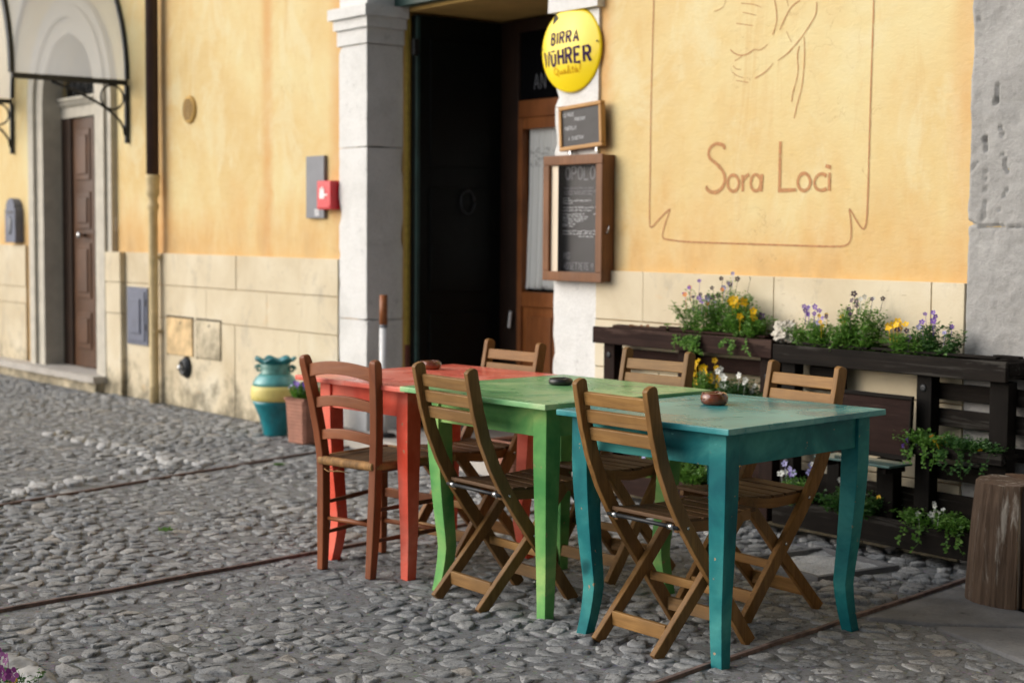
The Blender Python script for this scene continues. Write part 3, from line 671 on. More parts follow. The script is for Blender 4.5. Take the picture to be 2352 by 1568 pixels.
# inner glazed door
inn = empty('inner_door', (-4, 2, 0)); inn.parent = house; inn.matrix_parent_inverse = HL.inverted()
YI = 2.97
for x0, x1, z0, z1, m in ((-4.985, -4.80, .09, 2.70, 'doordark'), (-4.80, -3.24, 2.62, 2.70, 'doordark'), (-4.80, -3.24, 2.075, 2.185, 'innerwood')):
    P_(MB().box(x0, x1, YI, YI+.06, z0, z1).build('frame', m, inn, .004))
P_(MB().box(-4.798, -4.752, YI-.005, YI+.05, .09, 2.073).build('stile', 'innerwood', inn, .004)); P_(MB().box(-4.40, -4.26, YI-.005, YI+.05, .09, 2.073).build('stile', 'innerwood', inn, .004))
for z0, z1 in ((.86, .955), (.09, .20), (2.0, 2.072)): P_(MB().box(-4.751, -4.401, YI-.004, YI+.05, z0, z1).build('rail', 'innerwood', inn, .004))
P_(MB().box(-4.75, -4.402, YI+.012, YI+.03, .201, .859).build('lower_panel', 'innerwood', inn)); P_(MB().box(-4.70, -4.45, YI-.002, YI+.011, .27, .80).build('raised_field', 'innerwood', inn, .012))
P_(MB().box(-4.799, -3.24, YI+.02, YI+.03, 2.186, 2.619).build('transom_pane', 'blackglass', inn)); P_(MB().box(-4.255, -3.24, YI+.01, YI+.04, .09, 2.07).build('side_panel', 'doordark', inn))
P_(MB().box(-4.7505, -4.4015, YI+.012, YI+.017, .956, 1.999).build('pane', 'caseglass', inn))
mb = MB(); n = 60
for i in range(n+1):
    x = -4.735+.325*i/n; d = .022*sin(i*.95)+.008*sin(i*2.3)
    for j, z in enumerate((2.0, 1.9, 1.6, 1.3, 1.05, .985+.012*sin(i*.9))): mb.v.append((x-(.01*j if i < n/2 else -.006*j)*(.2 if j < 3 else .5), YI+.048+d*(.5+.10*j), z))
mb.f = [(i*6+j, (i+1)*6+j, (i+1)*6+j+1, i*6+j+1) for i in range(n) for j in range(5)]; mb.sm = [True]*len(mb.f)
P_(mb.build('lace_curtain', 'curtain', inn))
P_(MB().box(-4.98, -3.2, YI+.10, YI+.12, .09, 2.7).build('dark_room_sheet', 'greenblack', inn))  # black sheet standing in for the unlit room
P_(MB().obox((-4.835, YI-.03, .77), (.016, .016, .11), Matrix.Rotation(.15, 3, 'Y')).build('handle', 'white', inn, .004))
mb = MB()      # pale gilt letters on the dark transom pane
f3 = lambda u, v: (u, YI+.018, v)
write(mb, 'AN', -4.66, 2.25, .10, .005, f3, narrow=.7); P_(mb.build('transom_lettering', 'greymetal', inn))
# right-hand stone pier with gouges and cracks
def gouge(x, z):
    g = 0.
    for pth, w, d in (([(-.475, 1.93), (-.478, 1.86)], .018, .03), ([(-.455, 1.77), (-.44, 1.73)], .018, .03), ([(-.44, 1.66), (-.425, 1.59)], .014, .03), ([(-.425, 1.53), (-.438, 1.49)], .012, .02), ([(-.53, 1.72), (-.525, 1.68)], .022, .035),
                      ([(-.525, 1.6), (-.53, 1.54), (-.525, 1.46), (-.53, 1.40)], .010, .012), ([(-.45, 1.47), (-.465, 1.36)], .008, .01), ([(-.60, 1.59), (-.565, 1.63)], .012, .012), ([(-.61, 1.385), (-.55, 1.378), (-.45, 1.375), (-.30, 1.372), (1., 1.37)], .011, .022), ([(-.60, 1.39), (-.575, 1.385)], .025, .025), ([(-.575, 2.2), (-.57, 2.19)], .012, .02)):
        wob = .012*noise.noise(Vector((x*25, z*25, 2)))
        dd = min(seg_d(x+wob, z+wob, a, b) for a, b in zip(pth, pth[1:])); ww = w*(.25+.6*abs(noise.noise(Vector((x*14, z*14, 7)))))
        if dd < ww: g = max(g, 1.25*d*(1-(dd/ww)**3))
    return g
mb = MB(); nx, nz_ = 90, 300; X0, X1, Zt = -.605, .30, 2.75
for i in range(nx+1):
    for j in range(nz_+1):
        t = i/nx; z = Zt*j/nz_; x = X0+(X1-X0)*t
        if i == 0: x += .010*fbm(z*3, 1, 2.)-.004
        mb.v.append((x, 1.972+.010*fbm(x*5, z*5, 1., 3)+.003*fbm(x*30, z*30, 1., 1)+gouge(x, z)+(.02 if i == 0 else 0), z))
mb.f = [(i*(nz_+1)+j, (i+1)*(nz_+1)+j, (i+1)*(nz_+1)+j+1, i*(nz_+1)+j+1) for i in range(nx) for j in range(nz_)]; mb.sm = [True]*len(mb.f)
pier = empty('stone_pier', (-4, 2, 0)); pier.parent = house; pier.matrix_parent_inverse = HL.inverted()
P_(mb.build('rough_face', 'corner', pier)); P_(rough_box('stone_block', 'corner', pier, .302, 1.1, 1.96, 2.1, 0, 1.37, .01, .08)); P_(rough_box('stone_block', 'corner', pier, .302, 1.1, 1.96, 2.1, 1.385, 2.75, .01, .08)); P_(rough_box('stone_block', 'corner', pier, -.6, 1.1, 1.965, 2.1, 2.755, 4, .01, .1))

# painted mural sign on the plaster
MUR = {'frame':[(-2.49,2.533),(-2.505,2.021),(-2.505,1.549),(-2.506,1.391),(-2.496,1.36),(-2.433,1.411),(-2.361,1.46),(-2.357,1.45),(-2.399,1.376),(-2.414,1.314),(-2.363,1.307),(-2.241,1.297),(-1.749,1.291),(-1.296,1.285),(-1.247,1.291),(-1.223,1.308),(-1.219,1.35),(-1.226,1.412),(-1.235,1.448),(-1.229,1.45),(-1.192,1.398),(-1.161,1.364),(-1.146,1.365),(-1.136,1.398),(-1.133,1.528),(-1.132,1.732),(-1.13,2.002),(-1.126,2.258),(-1.124,2.378)],
'S':[(-1.998,1.736),(-1.99,1.75),(-2.026,1.763),(-2.057,1.764),(-2.09,1.747),(-2.101,1.721),(-2.089,1.694),(-2.055,1.676),(-2.023,1.654),(-1.993,1.624),(-1.986,1.586),(-2.005,1.553),(-2.041,1.534),(-2.078,1.535),(-2.114,1.555),(-2.1,1.562)],
'r1':[(-1.875,1.613),(-1.871,1.536)],
'r2':[(-1.872,1.584),(-1.857,1.605),(-1.832,1.614)],
'a2':[(-1.751,1.614),(-1.754,1.534)],
'L1':[(-1.642,1.759),(-1.643,1.536)],
'L2':[(-1.652,1.537),(-1.542,1.538)],
'i':[(-1.35,1.611),(-1.349,1.531)],
'dot':[(-1.373,1.641),(-1.341,1.633)],
'c':[(-1.366,1.596),(-1.386,1.607),(-1.413,1.604),(-1.435,1.582),(-1.436,1.557),(-1.419,1.538),(-1.391,1.532),(-1.364,1.54)],
'd1':[(-1.699,2.429),(-1.694,2.4),(-1.678,2.341),(-1.678,2.291),(-1.702,2.242)],
'd2':[(-1.443,2.362),(-1.444,2.307),(-1.482,2.265),(-1.522,2.22),(-1.578,2.175),(-1.615,2.147),(-1.667,2.124)],
'd3':[(-1.965,2.199),(-1.942,2.179),(-1.896,2.164),(-1.851,2.17),(-1.813,2.188)],
'd4':[(-1.696,2.114),(-1.725,2.087),(-1.768,2.067),(-1.806,2.054)],
'd5':[(-1.54,2.179),(-1.553,2.138),(-1.542,2.074),(-1.555,2.018),(-1.573,1.977),(-1.579,1.934)],
'd6':[(-1.513,2.216),(-1.507,2.148),(-1.511,2.064),(-1.521,1.987),(-1.547,1.918),(-1.562,1.859)],
'd7':[(-1.541,2.38),(-1.592,2.361),(-1.629,2.311),(-1.658,2.261)],
'e1':[(-1.902,2.406),(-1.836,2.397),(-1.776,2.376)],
'e2':[(-1.89,2.364),(-1.805,2.341)],
'e3':[(-1.93,2.317),(-1.824,2.296)],
'e4':[(-1.946,2.122),(-1.925,2.104),(-1.894,2.101)],
'e5':[(-1.95,2.093),(-1.919,2.072),(-1.878,2.062)],
'e6':[(-1.924,2.052),(-1.847,2.038)],
'e7':[(-1.811,2.187),(-1.771,2.179),(-1.732,2.203)],
'e8':[(-1.936,2.144),(-1.891,2.162)],
'e9':[(-2.0,2.448),(-2.001,2.433),(-2.009,2.405),(-2.04,2.393),(-2.076,2.386)],
'f1':[(-1.624,2.406),(-1.609,2.362)],
'f2':[(-1.618,2.25),(-1.588,2.201)],
'o1':[(-1.896,1.575),(-1.899,1.559),(-1.909,1.545),(-1.924,1.538),(-1.94,1.538),(-1.955,1.546),(-1.966,1.56),(-1.97,1.577),(-1.967,1.593),(-1.957,1.607),(-1.942,1.614),(-1.926,1.613),(-1.911,1.606),(-1.9,1.592),(-1.896,1.575)],
'a1':[(-1.758,1.574),(-1.761,1.558),(-1.769,1.545),(-1.782,1.537),(-1.796,1.538),(-1.809,1.545),(-1.819,1.559),(-1.822,1.575),(-1.819,1.592),(-1.811,1.605),(-1.798,1.612),(-1.784,1.612),(-1.771,1.604),(-1.762,1.591),(-1.758,1.574)],
'o2':[(-1.459,1.572),(-1.462,1.555),(-1.472,1.541),(-1.487,1.534),(-1.503,1.534),(-1.519,1.542),(-1.53,1.556),(-1.534,1.573),(-1.53,1.59),(-1.52,1.604),(-1.505,1.611),(-1.489,1.611),(-1.474,1.603),(-1.463,1.589),(-1.459,1.572)]}
mur = empty('painted_sign', (-4, 2, 0)); mur.parent = house; mur.matrix_parent_inverse = HL.inverted()
fw3 = lambda u, v: (u, YW-.0025, v)
fr = MUR['frame']; fr[0] = (-2.488, 2.8); fr[-1] = (-1.121, 2.8)
mb = MB(); ribbon(mb, [fr[0], fr[1], fr[2]]+smooth2(fr[2:26], 2)+fr[25:], .0085, fw3, rough=True); P_(mb.build('border_line', 'muralline', mur))
mb = MB()
for k in ('S', 'r1', 'r2', 'a2', 'L1', 'L2', 'i', 'dot', 'c', 'o1', 'a1', 'o2'):
    pts_ = MUR[k]; cl = k in ('o1', 'a1', 'o2')
    P_(ribbon(MB(), smooth2(pts_, 2) if len(pts_) > 2 else pts_, .0185 if k not in ('o1', 'a1', 'o2', 'r1', 'r2', 'c', 'a2', 'i') else .0165, lambda u, v, e={'r2': .0004, 'a2': .0004, 'L2': .0004, 'i': .0004}.get(k, 0): (u, YW-.0026-e, v), cl, True).build('painted_letter', 'murallet', mur))
for k in MUR:
    if k[0] in 'def' and k not in ('dot', 'frame'): P_(ribbon(MB(), smooth2(MUR[k], 2), .0058 if k[0] == 'd' else .0036, fw3, rough=True).build('drawn_line', 'muralline', mur))

# ------------------------------------------------------------------ arched house door on the left
sur = empty('door_surround', (-4, 2, 0)); sur.parent = house; sur.matrix_parent_inverse = HL.inverted()
def arch_strip(r0_, r1_, y0, y1, name):
    mb = MB(); path = [(AC-1, .12)]+[(AC+cos(pi-pi*i/28), None, pi-pi*i/28) for i in range(29)]+[(AC+1, .12)]
    prof = []
    for r in (r0_, r1_):
        prof.append([(AC-r, .12)]+[(AC+r*cos(pi-pi*i/28), AZ+r*sin(pi-pi*i/28)) for i in range(29)]+[(AC+r, .12)])
    n = len(prof[0]); vs = [(x, y0, z) for x, z in prof[0]]+[(x, y0, z) for x, z in prof[1]]+[(x, y1, z) for x, z in prof[0]]+[(x, y1, z) for x, z in prof[1]]
    fs = []
    for i in range(n-1):
        fs += [(i, n+i, n+i+1, i+1), (2*n+i, i, i+1, 2*n+i+1), (n+i, 3*n+i, 3*n+i+1, n+i+1)]
    mb.add(vs, fs); return P_(mb.build(name, 'surround', sur, fix=True))
arch_strip(.557, .70, 1.955, 2.14, 'inner_moulding'); arch_strip(.702, .80, 1.925, 2.0, 'middle_moulding'); arch_strip(.802, .885, 1.95, 2.0, 'outer_moulding')
hd = empty('house_door', (-4, 2, 0)); hd.parent = house; hd.matrix_parent_inverse = HL.inverted()
YD = 2.13
P_(MB().box(-10.25, -10.05, YD, YD+.05, .14, 2.30).build('frame', 'doordark', hd, .004)); P_(MB().box(-9.20, -9.13, YD, YD+.05, .14, 2.30).build('frame', 'doordark', hd, .004))
for x0, x1 in ((-10.045, -9.60), (-9.59, -9.205)):
    P_(MB().box(x0, x1, YD+.02, YD+.06, .14, 2.29).build('leaf', 'doorwood', hd, .004))
    w = x1-x0
    for z0, z1 in ((.30, .62), (.74, 1.22), (1.34, 1.66), (1.76, 2.20)):
        P_(MB().box(x0+.07, x1-.07, YD+.008, YD+.021, z0, z1).build('panel_moulding', 'doorwood', hd, .006)); P_(MB().box(x0+.115, x1-.115, YD-.004, YD+.009, z0+.05, z1-.05).build('raised_panel', 'doorwood', hd, .006))
k = MB().lathe([(.0, 0), (.02, .0), (.012, .03), (.03, .05), (.03, .07), (.0, .075)], 12); k.v = [(-9.80+x, YD+.02-z, 1.285+y_) for x, y_, z in k.v]; P_(k.build('knob', 'steel', hd))
P_(MB().box(-10.25, -9.13, YD-.005, YD+.06, 2.302, 2.40).build('transom_beam', 'surround', hd, .005))
for i in range(16): P_(MB().box(-10.24+i*.07, -10.205+i*.07, YD-.035, YD-.006, 2.402, 2.45).build('dentil', 'surround', hd, .003))
P_(MB().box(-10.25, -9.13, YD-.045, YD+.06, 2.4505, 2.475).build('cornice', 'surround', hd, .003))
mb = MB(); vs = [(AC+.556*cos(pi*i/24), YD+.05, 2.476+.52*sin(pi*i/24)) for i in range(25)]; mb.add(vs, [tuple(range(25))]); P_(mb.build('fanlight_pane', 'blackglass', hd))
mb = MB()
for i in range(7):
    cx = -10.1+i*.137
    for s in (-1, 1):
        mb.tube([(cx+s*(.01+.03*t/10*1.2+.025*sin(t*.5)), YD+.01, 2.48+.36*t/10*(1-abs(cx-AC)*.5)) for t in range(11)], .006, 5)
        mb.tube([(cx+s*(.035+.028*cos(t*.7)*(1-t/14)), YD+.01, 2.57+.028*sin(t*.7)*(1-t/14)) for t in range(10)], .005, 5)
P_(mb.build('iron_scrollwork', 'darkiron', hd))
H(rough_box('doorstep', 'step', house, -11.30, -8.88, 1.81, 2.14, .085, .142, .006, .06, chip=.01)); H(rough_box('doorstep_base', 'trav', house, -11.2, -8.95, 1.86, 1.97, -.02, .084, .02, .05, chip=.03))

# ------------------------------------------------------------------ glass canopy over the house door
can = empty('glass_canopy', (AC, 2, 2.52)); tag(can, 'barrel-arched glass door canopy on black iron scroll brackets', 'canopy')
CR, CZ, Y0, Y1 = 1.235, 2.52, 1.985, 1.05; CT = Matrix.Translation((AC, 2, 2.52))
cx0 = -9.80
def K(o): o.matrix_parent_inverse = CT.inverted(); return o
arcp = lambda y, r=CR: [(cx0+r*cos(pi*i/32), y, CZ+r*sin(pi*i/32)) for i in range(33)]
K(MB().bar(arcp(Y0), .03, .035, (0, 1, 0)).build('wall_arch', 'darkiron', can)); K(MB().bar(arcp(Y1), .035, .05, (0, 1, 0)).build('front_arch', 'darkiron', can))
for s in (-1, 1):
    x = cx0+s*CR
    K(MB().box(x-.02, x+.02, Y1, Y0, CZ-.045, CZ-.005).build('side_arm', 'darkiron', can))
    br = empty('bracket', (AC, 2, 2.52)); br.parent = can; br.matrix_parent_inverse = CT.inverted()
    K(MB().box(x-.014, x+.014, 1.965, 1.998, 2.02, CZ-.046).build('upright', 'darkiron', br))
    K(MB().tube([(x, 1.965-.60*(t/12)**1.6, 2.08+.39*(t/12)**.75) for t in range(13)], .011, 6).build('curved_strut', 'darkiron', br))
    K(MB().tube([(x, 1.86+.095*cos(a*pi/12), 2.375+.095*sin(a*pi/12)) for a in range(25)], .009, 6).build('ring', 'darkiron', br))
a, b = arcp(Y0-.01, CR-.005), arcp(Y1+.01, CR-.005)
for i in range(0, 32, 8):
    mb = MB(); n = 9; mb.add(a[i:i+9]+b[i:i+9], [(j, j+1, n+j+1, n+j) for j in range(8)], True); K(mb.build('glass_pane', 'canopyglass', can))

# ================================================================== FITTINGS ON THE WALL
def fitting(name, loc, label, cat, group=None): return tag(empty(name, loc), label, cat, group)
# downpipe
dp = fitting('downpipe', (-7.975, 1.92, 0), 'rain downpipe, dark brown above and cream cast iron below', 'downpipe')
MB().tube([(0, 0, 1.74), (0, 0, 7)], .048, 16).build('upper_pipe', 'brownpipe', dp)
MB().lathe([(.036, .0), (.036, .12), (.040, .13), (.036, .14), (.036, 1.48), (.046, 1.50), (.046, 1.53), (.038, 1.54), (.038, 1.58), (.050, 1.60), (.052, 1.64), (.047, 1.66), (.052, 1.69), (.056, 1.73), (.056, 1.755), (.04, 1.757)], 18).build('lower_pipe', 'creampipe', dp)
for z in (1.12, .55): MB().box(-.045, .045, -.02, .06, z, z+.02).build('wall_clip', 'creampipe', dp, .003)
# round vent
v = fitting('round_vent', (-7.50, 1.99, 2.228), 'round perforated wall vent high on the ochre plaster', 'vent')
o = MB().lathe([(.0, .012), (.085, .012), (.10, .006), (.105, -.012)], 28).build('rim', 'soffit', v); o.rotation_euler = (pi/2, 0, 0)
for i in range(7): z = -.066+i*.022; w = sqrt(max(.0001, .08**2-z*z)); MB().box(-w, w, -.016, -.0125, z-.005, z+.005).build('slot', 'barkpale', v)
# intercom plate
ic = fitting('intercom_plate', (-8.855, 1.985, 1.32), 'small white intercom plate beside the house door', 'intercom'); MB().box(-.05, .05, -.015, .014, 0, .12).build('plate', 'white', ic, .004); k = MB().lathe([(0, 0), (.012, 0), (.012, .004), (0, .005)], 12).build('button', 'greymetal', ic)
k.rotation_euler = (pi/2, 0, 0); k.location = (0, -.015, .05)
# ornate letterbox left of the house door
lb = fitting('letterbox', (-10.955, 1.97, 1.21), 'grey ornate cast letterbox left of the house door', 'letterbox')
pts_ = [(-.125, 0), (.125, 0), (.125, .30), (.105, .31), (.10, .35), (.06, .39), (0, .405), (-.06, .39), (-.10, .35), (-.105, .31), (-.125, .30)]
n = len(pts_); MB().add([(x, -.05, z) for x, z in pts_]+[(x, .028, z) for x, z in pts_], [tuple(range(n))]+[(i, i+n, (i+1) % n+n, (i+1) % n) for i in range(n)]).build('body', 'bluegrey', lb, .006, fix=True)
MB().box(-.08, .08, -.058, -.051, .27, .285).build('slot', 'blackplastic', lb); o = MB().lathe([(0, .01), (.04, .008), (.055, 0)], 20).build('medallion', 'greymetal', lb); o.rotation_euler = (pi/2, 0, 0); o.location = (0, -.051, .16); o.scale = (1, 1.6, 1)
# grey meter cabinet and red alarm box
mc = fitting('meter_cabinet', (-5.677, 1.985, 1.42), 'tall grey metal cabinet cover on plaster left of the red box', 'cabinet')
MB().box(-.112, .112, -.012, .014, 0, .405).build('cover', 'greymetal', mc, .003); MB().box(.035, .055, -.016, -.0125, .17, .225).build('lock', 'white', mc, .003); MB().box(0, .06, -.0145, -.0125, .015, .06).build('sticker', 'chalk', mc)
rb = fitting('alarm_box', (-5.49, 1.985, 1.475), 'small bright red wall box with a white hand symbol', 'alarm box')
MB().box(-.085, .085, -.06, .014, 0, .185).build('housing', 'redbox', rb, .008); MB().box(-.075, .075, -.0635, -.0605, .012, .028).build('lower_lip', 'redbox', rb, .002)
mb = MB().box(-.045, .01, -.063, -.0605, .07, .12); [mb.box(-.043+i*.014, -.033+i*.014, -.063, -.0605, .12, .135+.006*(i % 3)) for i in range(4)]; mb.box(.01, .045, -.063, -.0605, .088, .10); mb.build('hand_symbol', 'white', rb)
# blue-grey meter door in plinth, blind access panels, spout
bd = fitting('plinth_meter_door', (-8.365, 1.972, .43), 'blue grey raised-panel meter door low in the stone plinth', 'meter door')
MB().box(-.185, .185, -.012, .006, 0, .455).build('frame', 'bluegrey', bd, .004); MB().box(-.15, .15, -.022, -.012, .03, .425).build('door_panel', 'bluegrey', bd, .006); MB().box(-.085, .085, -.034, -.022, .09, .365).build('raised_field', 'bluegrey', bd, .008)
for z in (.12, .31): MB().box(.152, .165, -.02, -.0125, z, z+.05).build('hinge', 'darkiron', bd)
for i, (x0, x1) in enumerate(((-7.84, -7.42), (-7.35, -6.98))):
    ap = fitting('access_panel', ((x0+x1)/2, 1.972, .395), ('flush plastered access panel with ochre stain, nearer the downpipe', 'flush cream access panel to the right of the stained one')[i], 'access panel', 'blind access panels in the plinth')
    w = (x1-x0)/2
    MB().box(-w, w, -.012, .003, .0, .28).build('cover', 'stained' if i == 0 else 'trav', ap, .006); MB().box(-w-.012, -w-.002, -.006, .003, -.01, .29).build('groove', 'soil', ap); MB().box(-w-.012, w, -.006, .003, .282, .292).build('groove', 'soil', ap); k = MB().lathe([(0, .002), (.009, .002), (.010, 0)], 10).build('screw', 'darkiron', ap)
    k.rotation_euler = (pi/2, 0, 0); k.location = (.02, -.0125, .245)
sp_ = fitting('wall_spout', (-7.53, 1.972, .31), 'round dark iron wall fitting low on the plinth below the panels', 'spout')
o = MB().lathe([(.0, .02), (.03, .02), (.045, .045), (.06, .04), (.072, .015), (.085, .0)], 20).build('flange', 'darkiron', sp_); o.rotation_euler = (pi/2, 0, 0)
o = MB().lathe([(0, .075), (.02, .07), (.028, .02)], 12).build('plug', 'steel', sp_); o.rotation_euler = (pi/2, 0, 0)

# enamel beer sign
sg = fitting('enamel_sign', (-3.085, 1.965, 2.292), 'round domed yellow enamel beer sign on the right door pilaster', 'sign')
sg.rotation_euler = (0, -.03, .07)
SR, SD = .220, .040
dome = lambda r: SD*(1-min(1, r/SR)**2.0)
prof = [(1e-5, SD)]+[(SR*i/24, dome(SR*i/24)) for i in range(1, 25)]+[(SR+.004, -.006), (SR-.004, -.014)]
o = MB().lathe(prof, 64).build('disc', 'enamel', sg); o.rotation_euler = (pi/2, 0, 0)
f3 = lambda u, v: (u, -dome(sqrt(u*u+v*v))-.0022, v)
mb = MB(); write(mb, 'BIRRA', -.118, .032, .058, .0125, f3, narrow=.8, gap=2.0); mb.build('top_word', 'navy', sg)
mb = MB(); write(mb, 'W\u00dcHRER', -.188, -.076, .077, .0165, f3, narrow=.78, gap=1.55); mb.build('brand_word', 'navy', sg)
mb = MB()
def script(mb, segs, x, y, k, w):
    for st in segs: ribbon(mb, smooth2([(x+px*k, y+py*k) for px, py in st], 2), w, f3)
Q = [[(2, 2.2), (.8, 2.6), (0, 1.5), (.4, .2), (1.4, 0), (2.3, 1), (2, 2.2)], [(1.2, .6), (2.6, -.6)], [(3, 1.5), (3, .3), (3.7, .1), (4.4, 1.5), (4.4, .2), (4.9, .1)], [(6.3, 1.4), (5.4, 1.4), (5.1, .5), (5.7, .05), (6.4, 1.4), (6.3, .2), (6.8, .1)], [(7.2, .1), (8.1, 2.8), (7.7, 2.6), (7.5, .3), (8, .1)], [(8.5, 1.4), (8.5, .2), (9, .1)], [(8.7, 2.1), (8.75, 2.2)], [(9.8, 2.4), (9.6, .3), (10.1, .1)], [(9.2, 1.6), (10.4, 1.7)], [(11.8, 1.4), (10.9, 1.4), (10.6, .5), (11.2, .05), (11.9, 1.4), (11.8, .2), (12.2, .1)], [(11.2, 2.3), (11.5, 1.9)], [(13.4, 3), (12.9, .8)], [(12.8, .2), (12.75, .1)]]
script(mb, Q, -.105, -.128, .0150, .0045); mb.build('script_word', 'goldprint', sg)
mb = MB(); mb.lathe([(0, 0), (.02, 0)], 9); mb.v = [(-.098+x*1.1+.006*sin(7*y*60), -dome(.19)-.0024, .158+y*1.5) for x, y, z in mb.v]; mb.build('chipped_enamel', 'blackplastic', sg)
for a in (0, pi): k = MB().lathe([(0, .004), (.005, .003), (.006, 0)], 8).build('screw', 'darkiron', sg); k.rotation_euler = (pi/2, 0, 0); k.location = (.205*cos(a), -.012, .205*sin(a)+.02)

# small chalkboard
cb = fitting('small_chalkboard', (-2.968, 1.952, 1.772), 'small chalkboard in light wooden frame above the menu case', 'chalkboard'); cb.rotation_euler = (0, -.055, 0)
W_, H_ = .34, .232
MB().box(-W_/2+.02, W_/2-.02, -.008, .010, .018, H_-.018).build('slate', 'slate', cb)
for x0, x1, z0, z1 in ((-W_/2, W_/2, 0, .021), (-W_/2, W_/2, H_-.021, H_), (-W_/2, -W_/2+.021, .0215, H_-.0215), (W_/2-.021, W_/2, .0215, H_-.0215)): MB().box(x0, x1, -.018, .014, z0, z1).build('frame_bar', 'lightframe', cb, .004)
f3 = lambda u, v: (u, -.0092, v)
for tx, x, z in (('LE PIZZE', -.135, .176), ('PORZIONI', -.045, .148), ('PASTELLE', -.128, .106), ('A  CASETTA!!', -.10, .052)):
    mb = MB(); write(mb, tx, x, z, .017, .0028, f3, .0007, 1.1, .8); mb.build('chalk_line', 'chalk', cb)
for x in (-.10, .11): MB().box(x-.006, x+.006, -.004, .018, -.022, -.001).build('hook', 'steel', cb)
# glazed menu case with chalkboard
mcs = fitting('menu_case', (-3.0, 1.985, 1.085), 'glazed brown wooden menu case holding a handwritten chalkboard', 'menu case')
CW, CH, CD = .475, .655, .055
for nm, x0, x1, z0, z1 in (('bottom_rail', -CW/2, CW/2, 0, .05), ('top_rail', -CW/2, CW/2, CH-.05, CH), ('stile', -CW/2, -CW/2+.05, .0505, CH-.0505), ('stile', CW/2-.05, CW/2, .0505, CH-.0505)):
    MB().box(x0, x1, -CD-.022, -CD, z0, z1).build(nm, 'casewood', mcs, .004)
for nm, x0, x1, z0, z1 in (('case_side', -CW/2+.004, -CW/2+.016, .004, CH-.004), ('case_side', CW/2-.016, CW/2-.004, .004, CH-.004), ('case_top', -CW/2+.0165, CW/2-.0165, CH-.016, CH-.004), ('case_bottom', -CW/2+.0165, CW/2-.0165, .004, .016)):
    MB().box(x0, x1, -CD+.0005, .012, z0, z1).build(nm, 'casewood', mcs, .002)
MB().box(-CW/2+.0165, CW/2-.0165, -.012, .010, .0165, CH-.0165).build('slate', 'slate', mcs)
MB().box(-CW/2+.018, -CW/2+.028, -CD+.008, -.013, .03, CH-.03).build('pale_reflection_liner', 'cream', mcs); MB().box(-CW/2+.0505, -CW/2+.105, -CD-.004, -CD-.002, .05, CH-.05).build('reflection_strip', 'cream', mcs)  # cream liner and strip imitate a bright reflection in the glass
MB().add([(-CW/2+.05, -CD-.008, .05), (CW/2-.05, -CD-.008, .05), (CW/2-.05, -CD-.008, CH-.05), (-CW/2+.05, -CD-.008, CH-.05)], [(0, 1, 2, 3)]).build('glass_pane', 'caseglass', mcs)
f3 = lambda u, v: (u, -.0133, v)
mb = MB(); write(mb, 'OPOLO!', -.125, .530, .066, .0085, f3, .001, 1.2, .82); mb.build('chalk_title', 'chalkdim', mcs)
r = random.Random(5)
for i, (z, x0, x1, b) in enumerate([(.485, -.14, .10, 0), (.468, -.14, .14, 0), (.455, -.14, .09, 0), (.435, -.145, -.09, 1), (.420, -.145, .08, 1), (.407, -.145, -.06, 1), (.385, -.145, .16, 1), (.370, -.145, .10, 1), (.350, -.145, .03, 1), (.338, -.145, .06, 1), (.326, -.145, .05, 1), (.314, -.145, .02, 1), (.300, -.145, -.04, 1), (.288, -.145, -.05, 1), (.350, .10, .16, 1), (.262, -.145, .16, 1), (.248, -.145, .17, 1), (.234, -.02, .10, 1)]):
    mb = MB(); x = x0
    while x < x1:
        wl = r.uniform(.018, .05); q = []; xx = x
        while xx < min(x+wl, x1): q.append((xx, z+r.uniform(-.0042, .0042))); xx += .0036
        if len(q) > 2: ribbon(mb, q, .0034, f3)
        x += wl+.007
    if mb.v: mb.build('chalk_scribble_line', 'chalk' if b else 'chalkdim', mcs)
mb = MB(); write(mb, "MO'", -.135, .115, .036, .0042, f3, .001, 1.2, .8); mb.build('chalk_word', 'chalkdim', mcs)
mb = MB(); write(mb, 'ASSETTETE !!', -.135, .062, .034, .0042, f3, .001, 1.2, .72); mb.build('chalk_word', 'chalkdim', mcs)
MB().tube([(CW/2, -.05, .25), (CW/2+.018, -.05, .255), (CW/2+.02, -.045, .285), (CW/2+.008, -.04, .29)], .004, 6).build('hook_latch', 'steel', mcs)

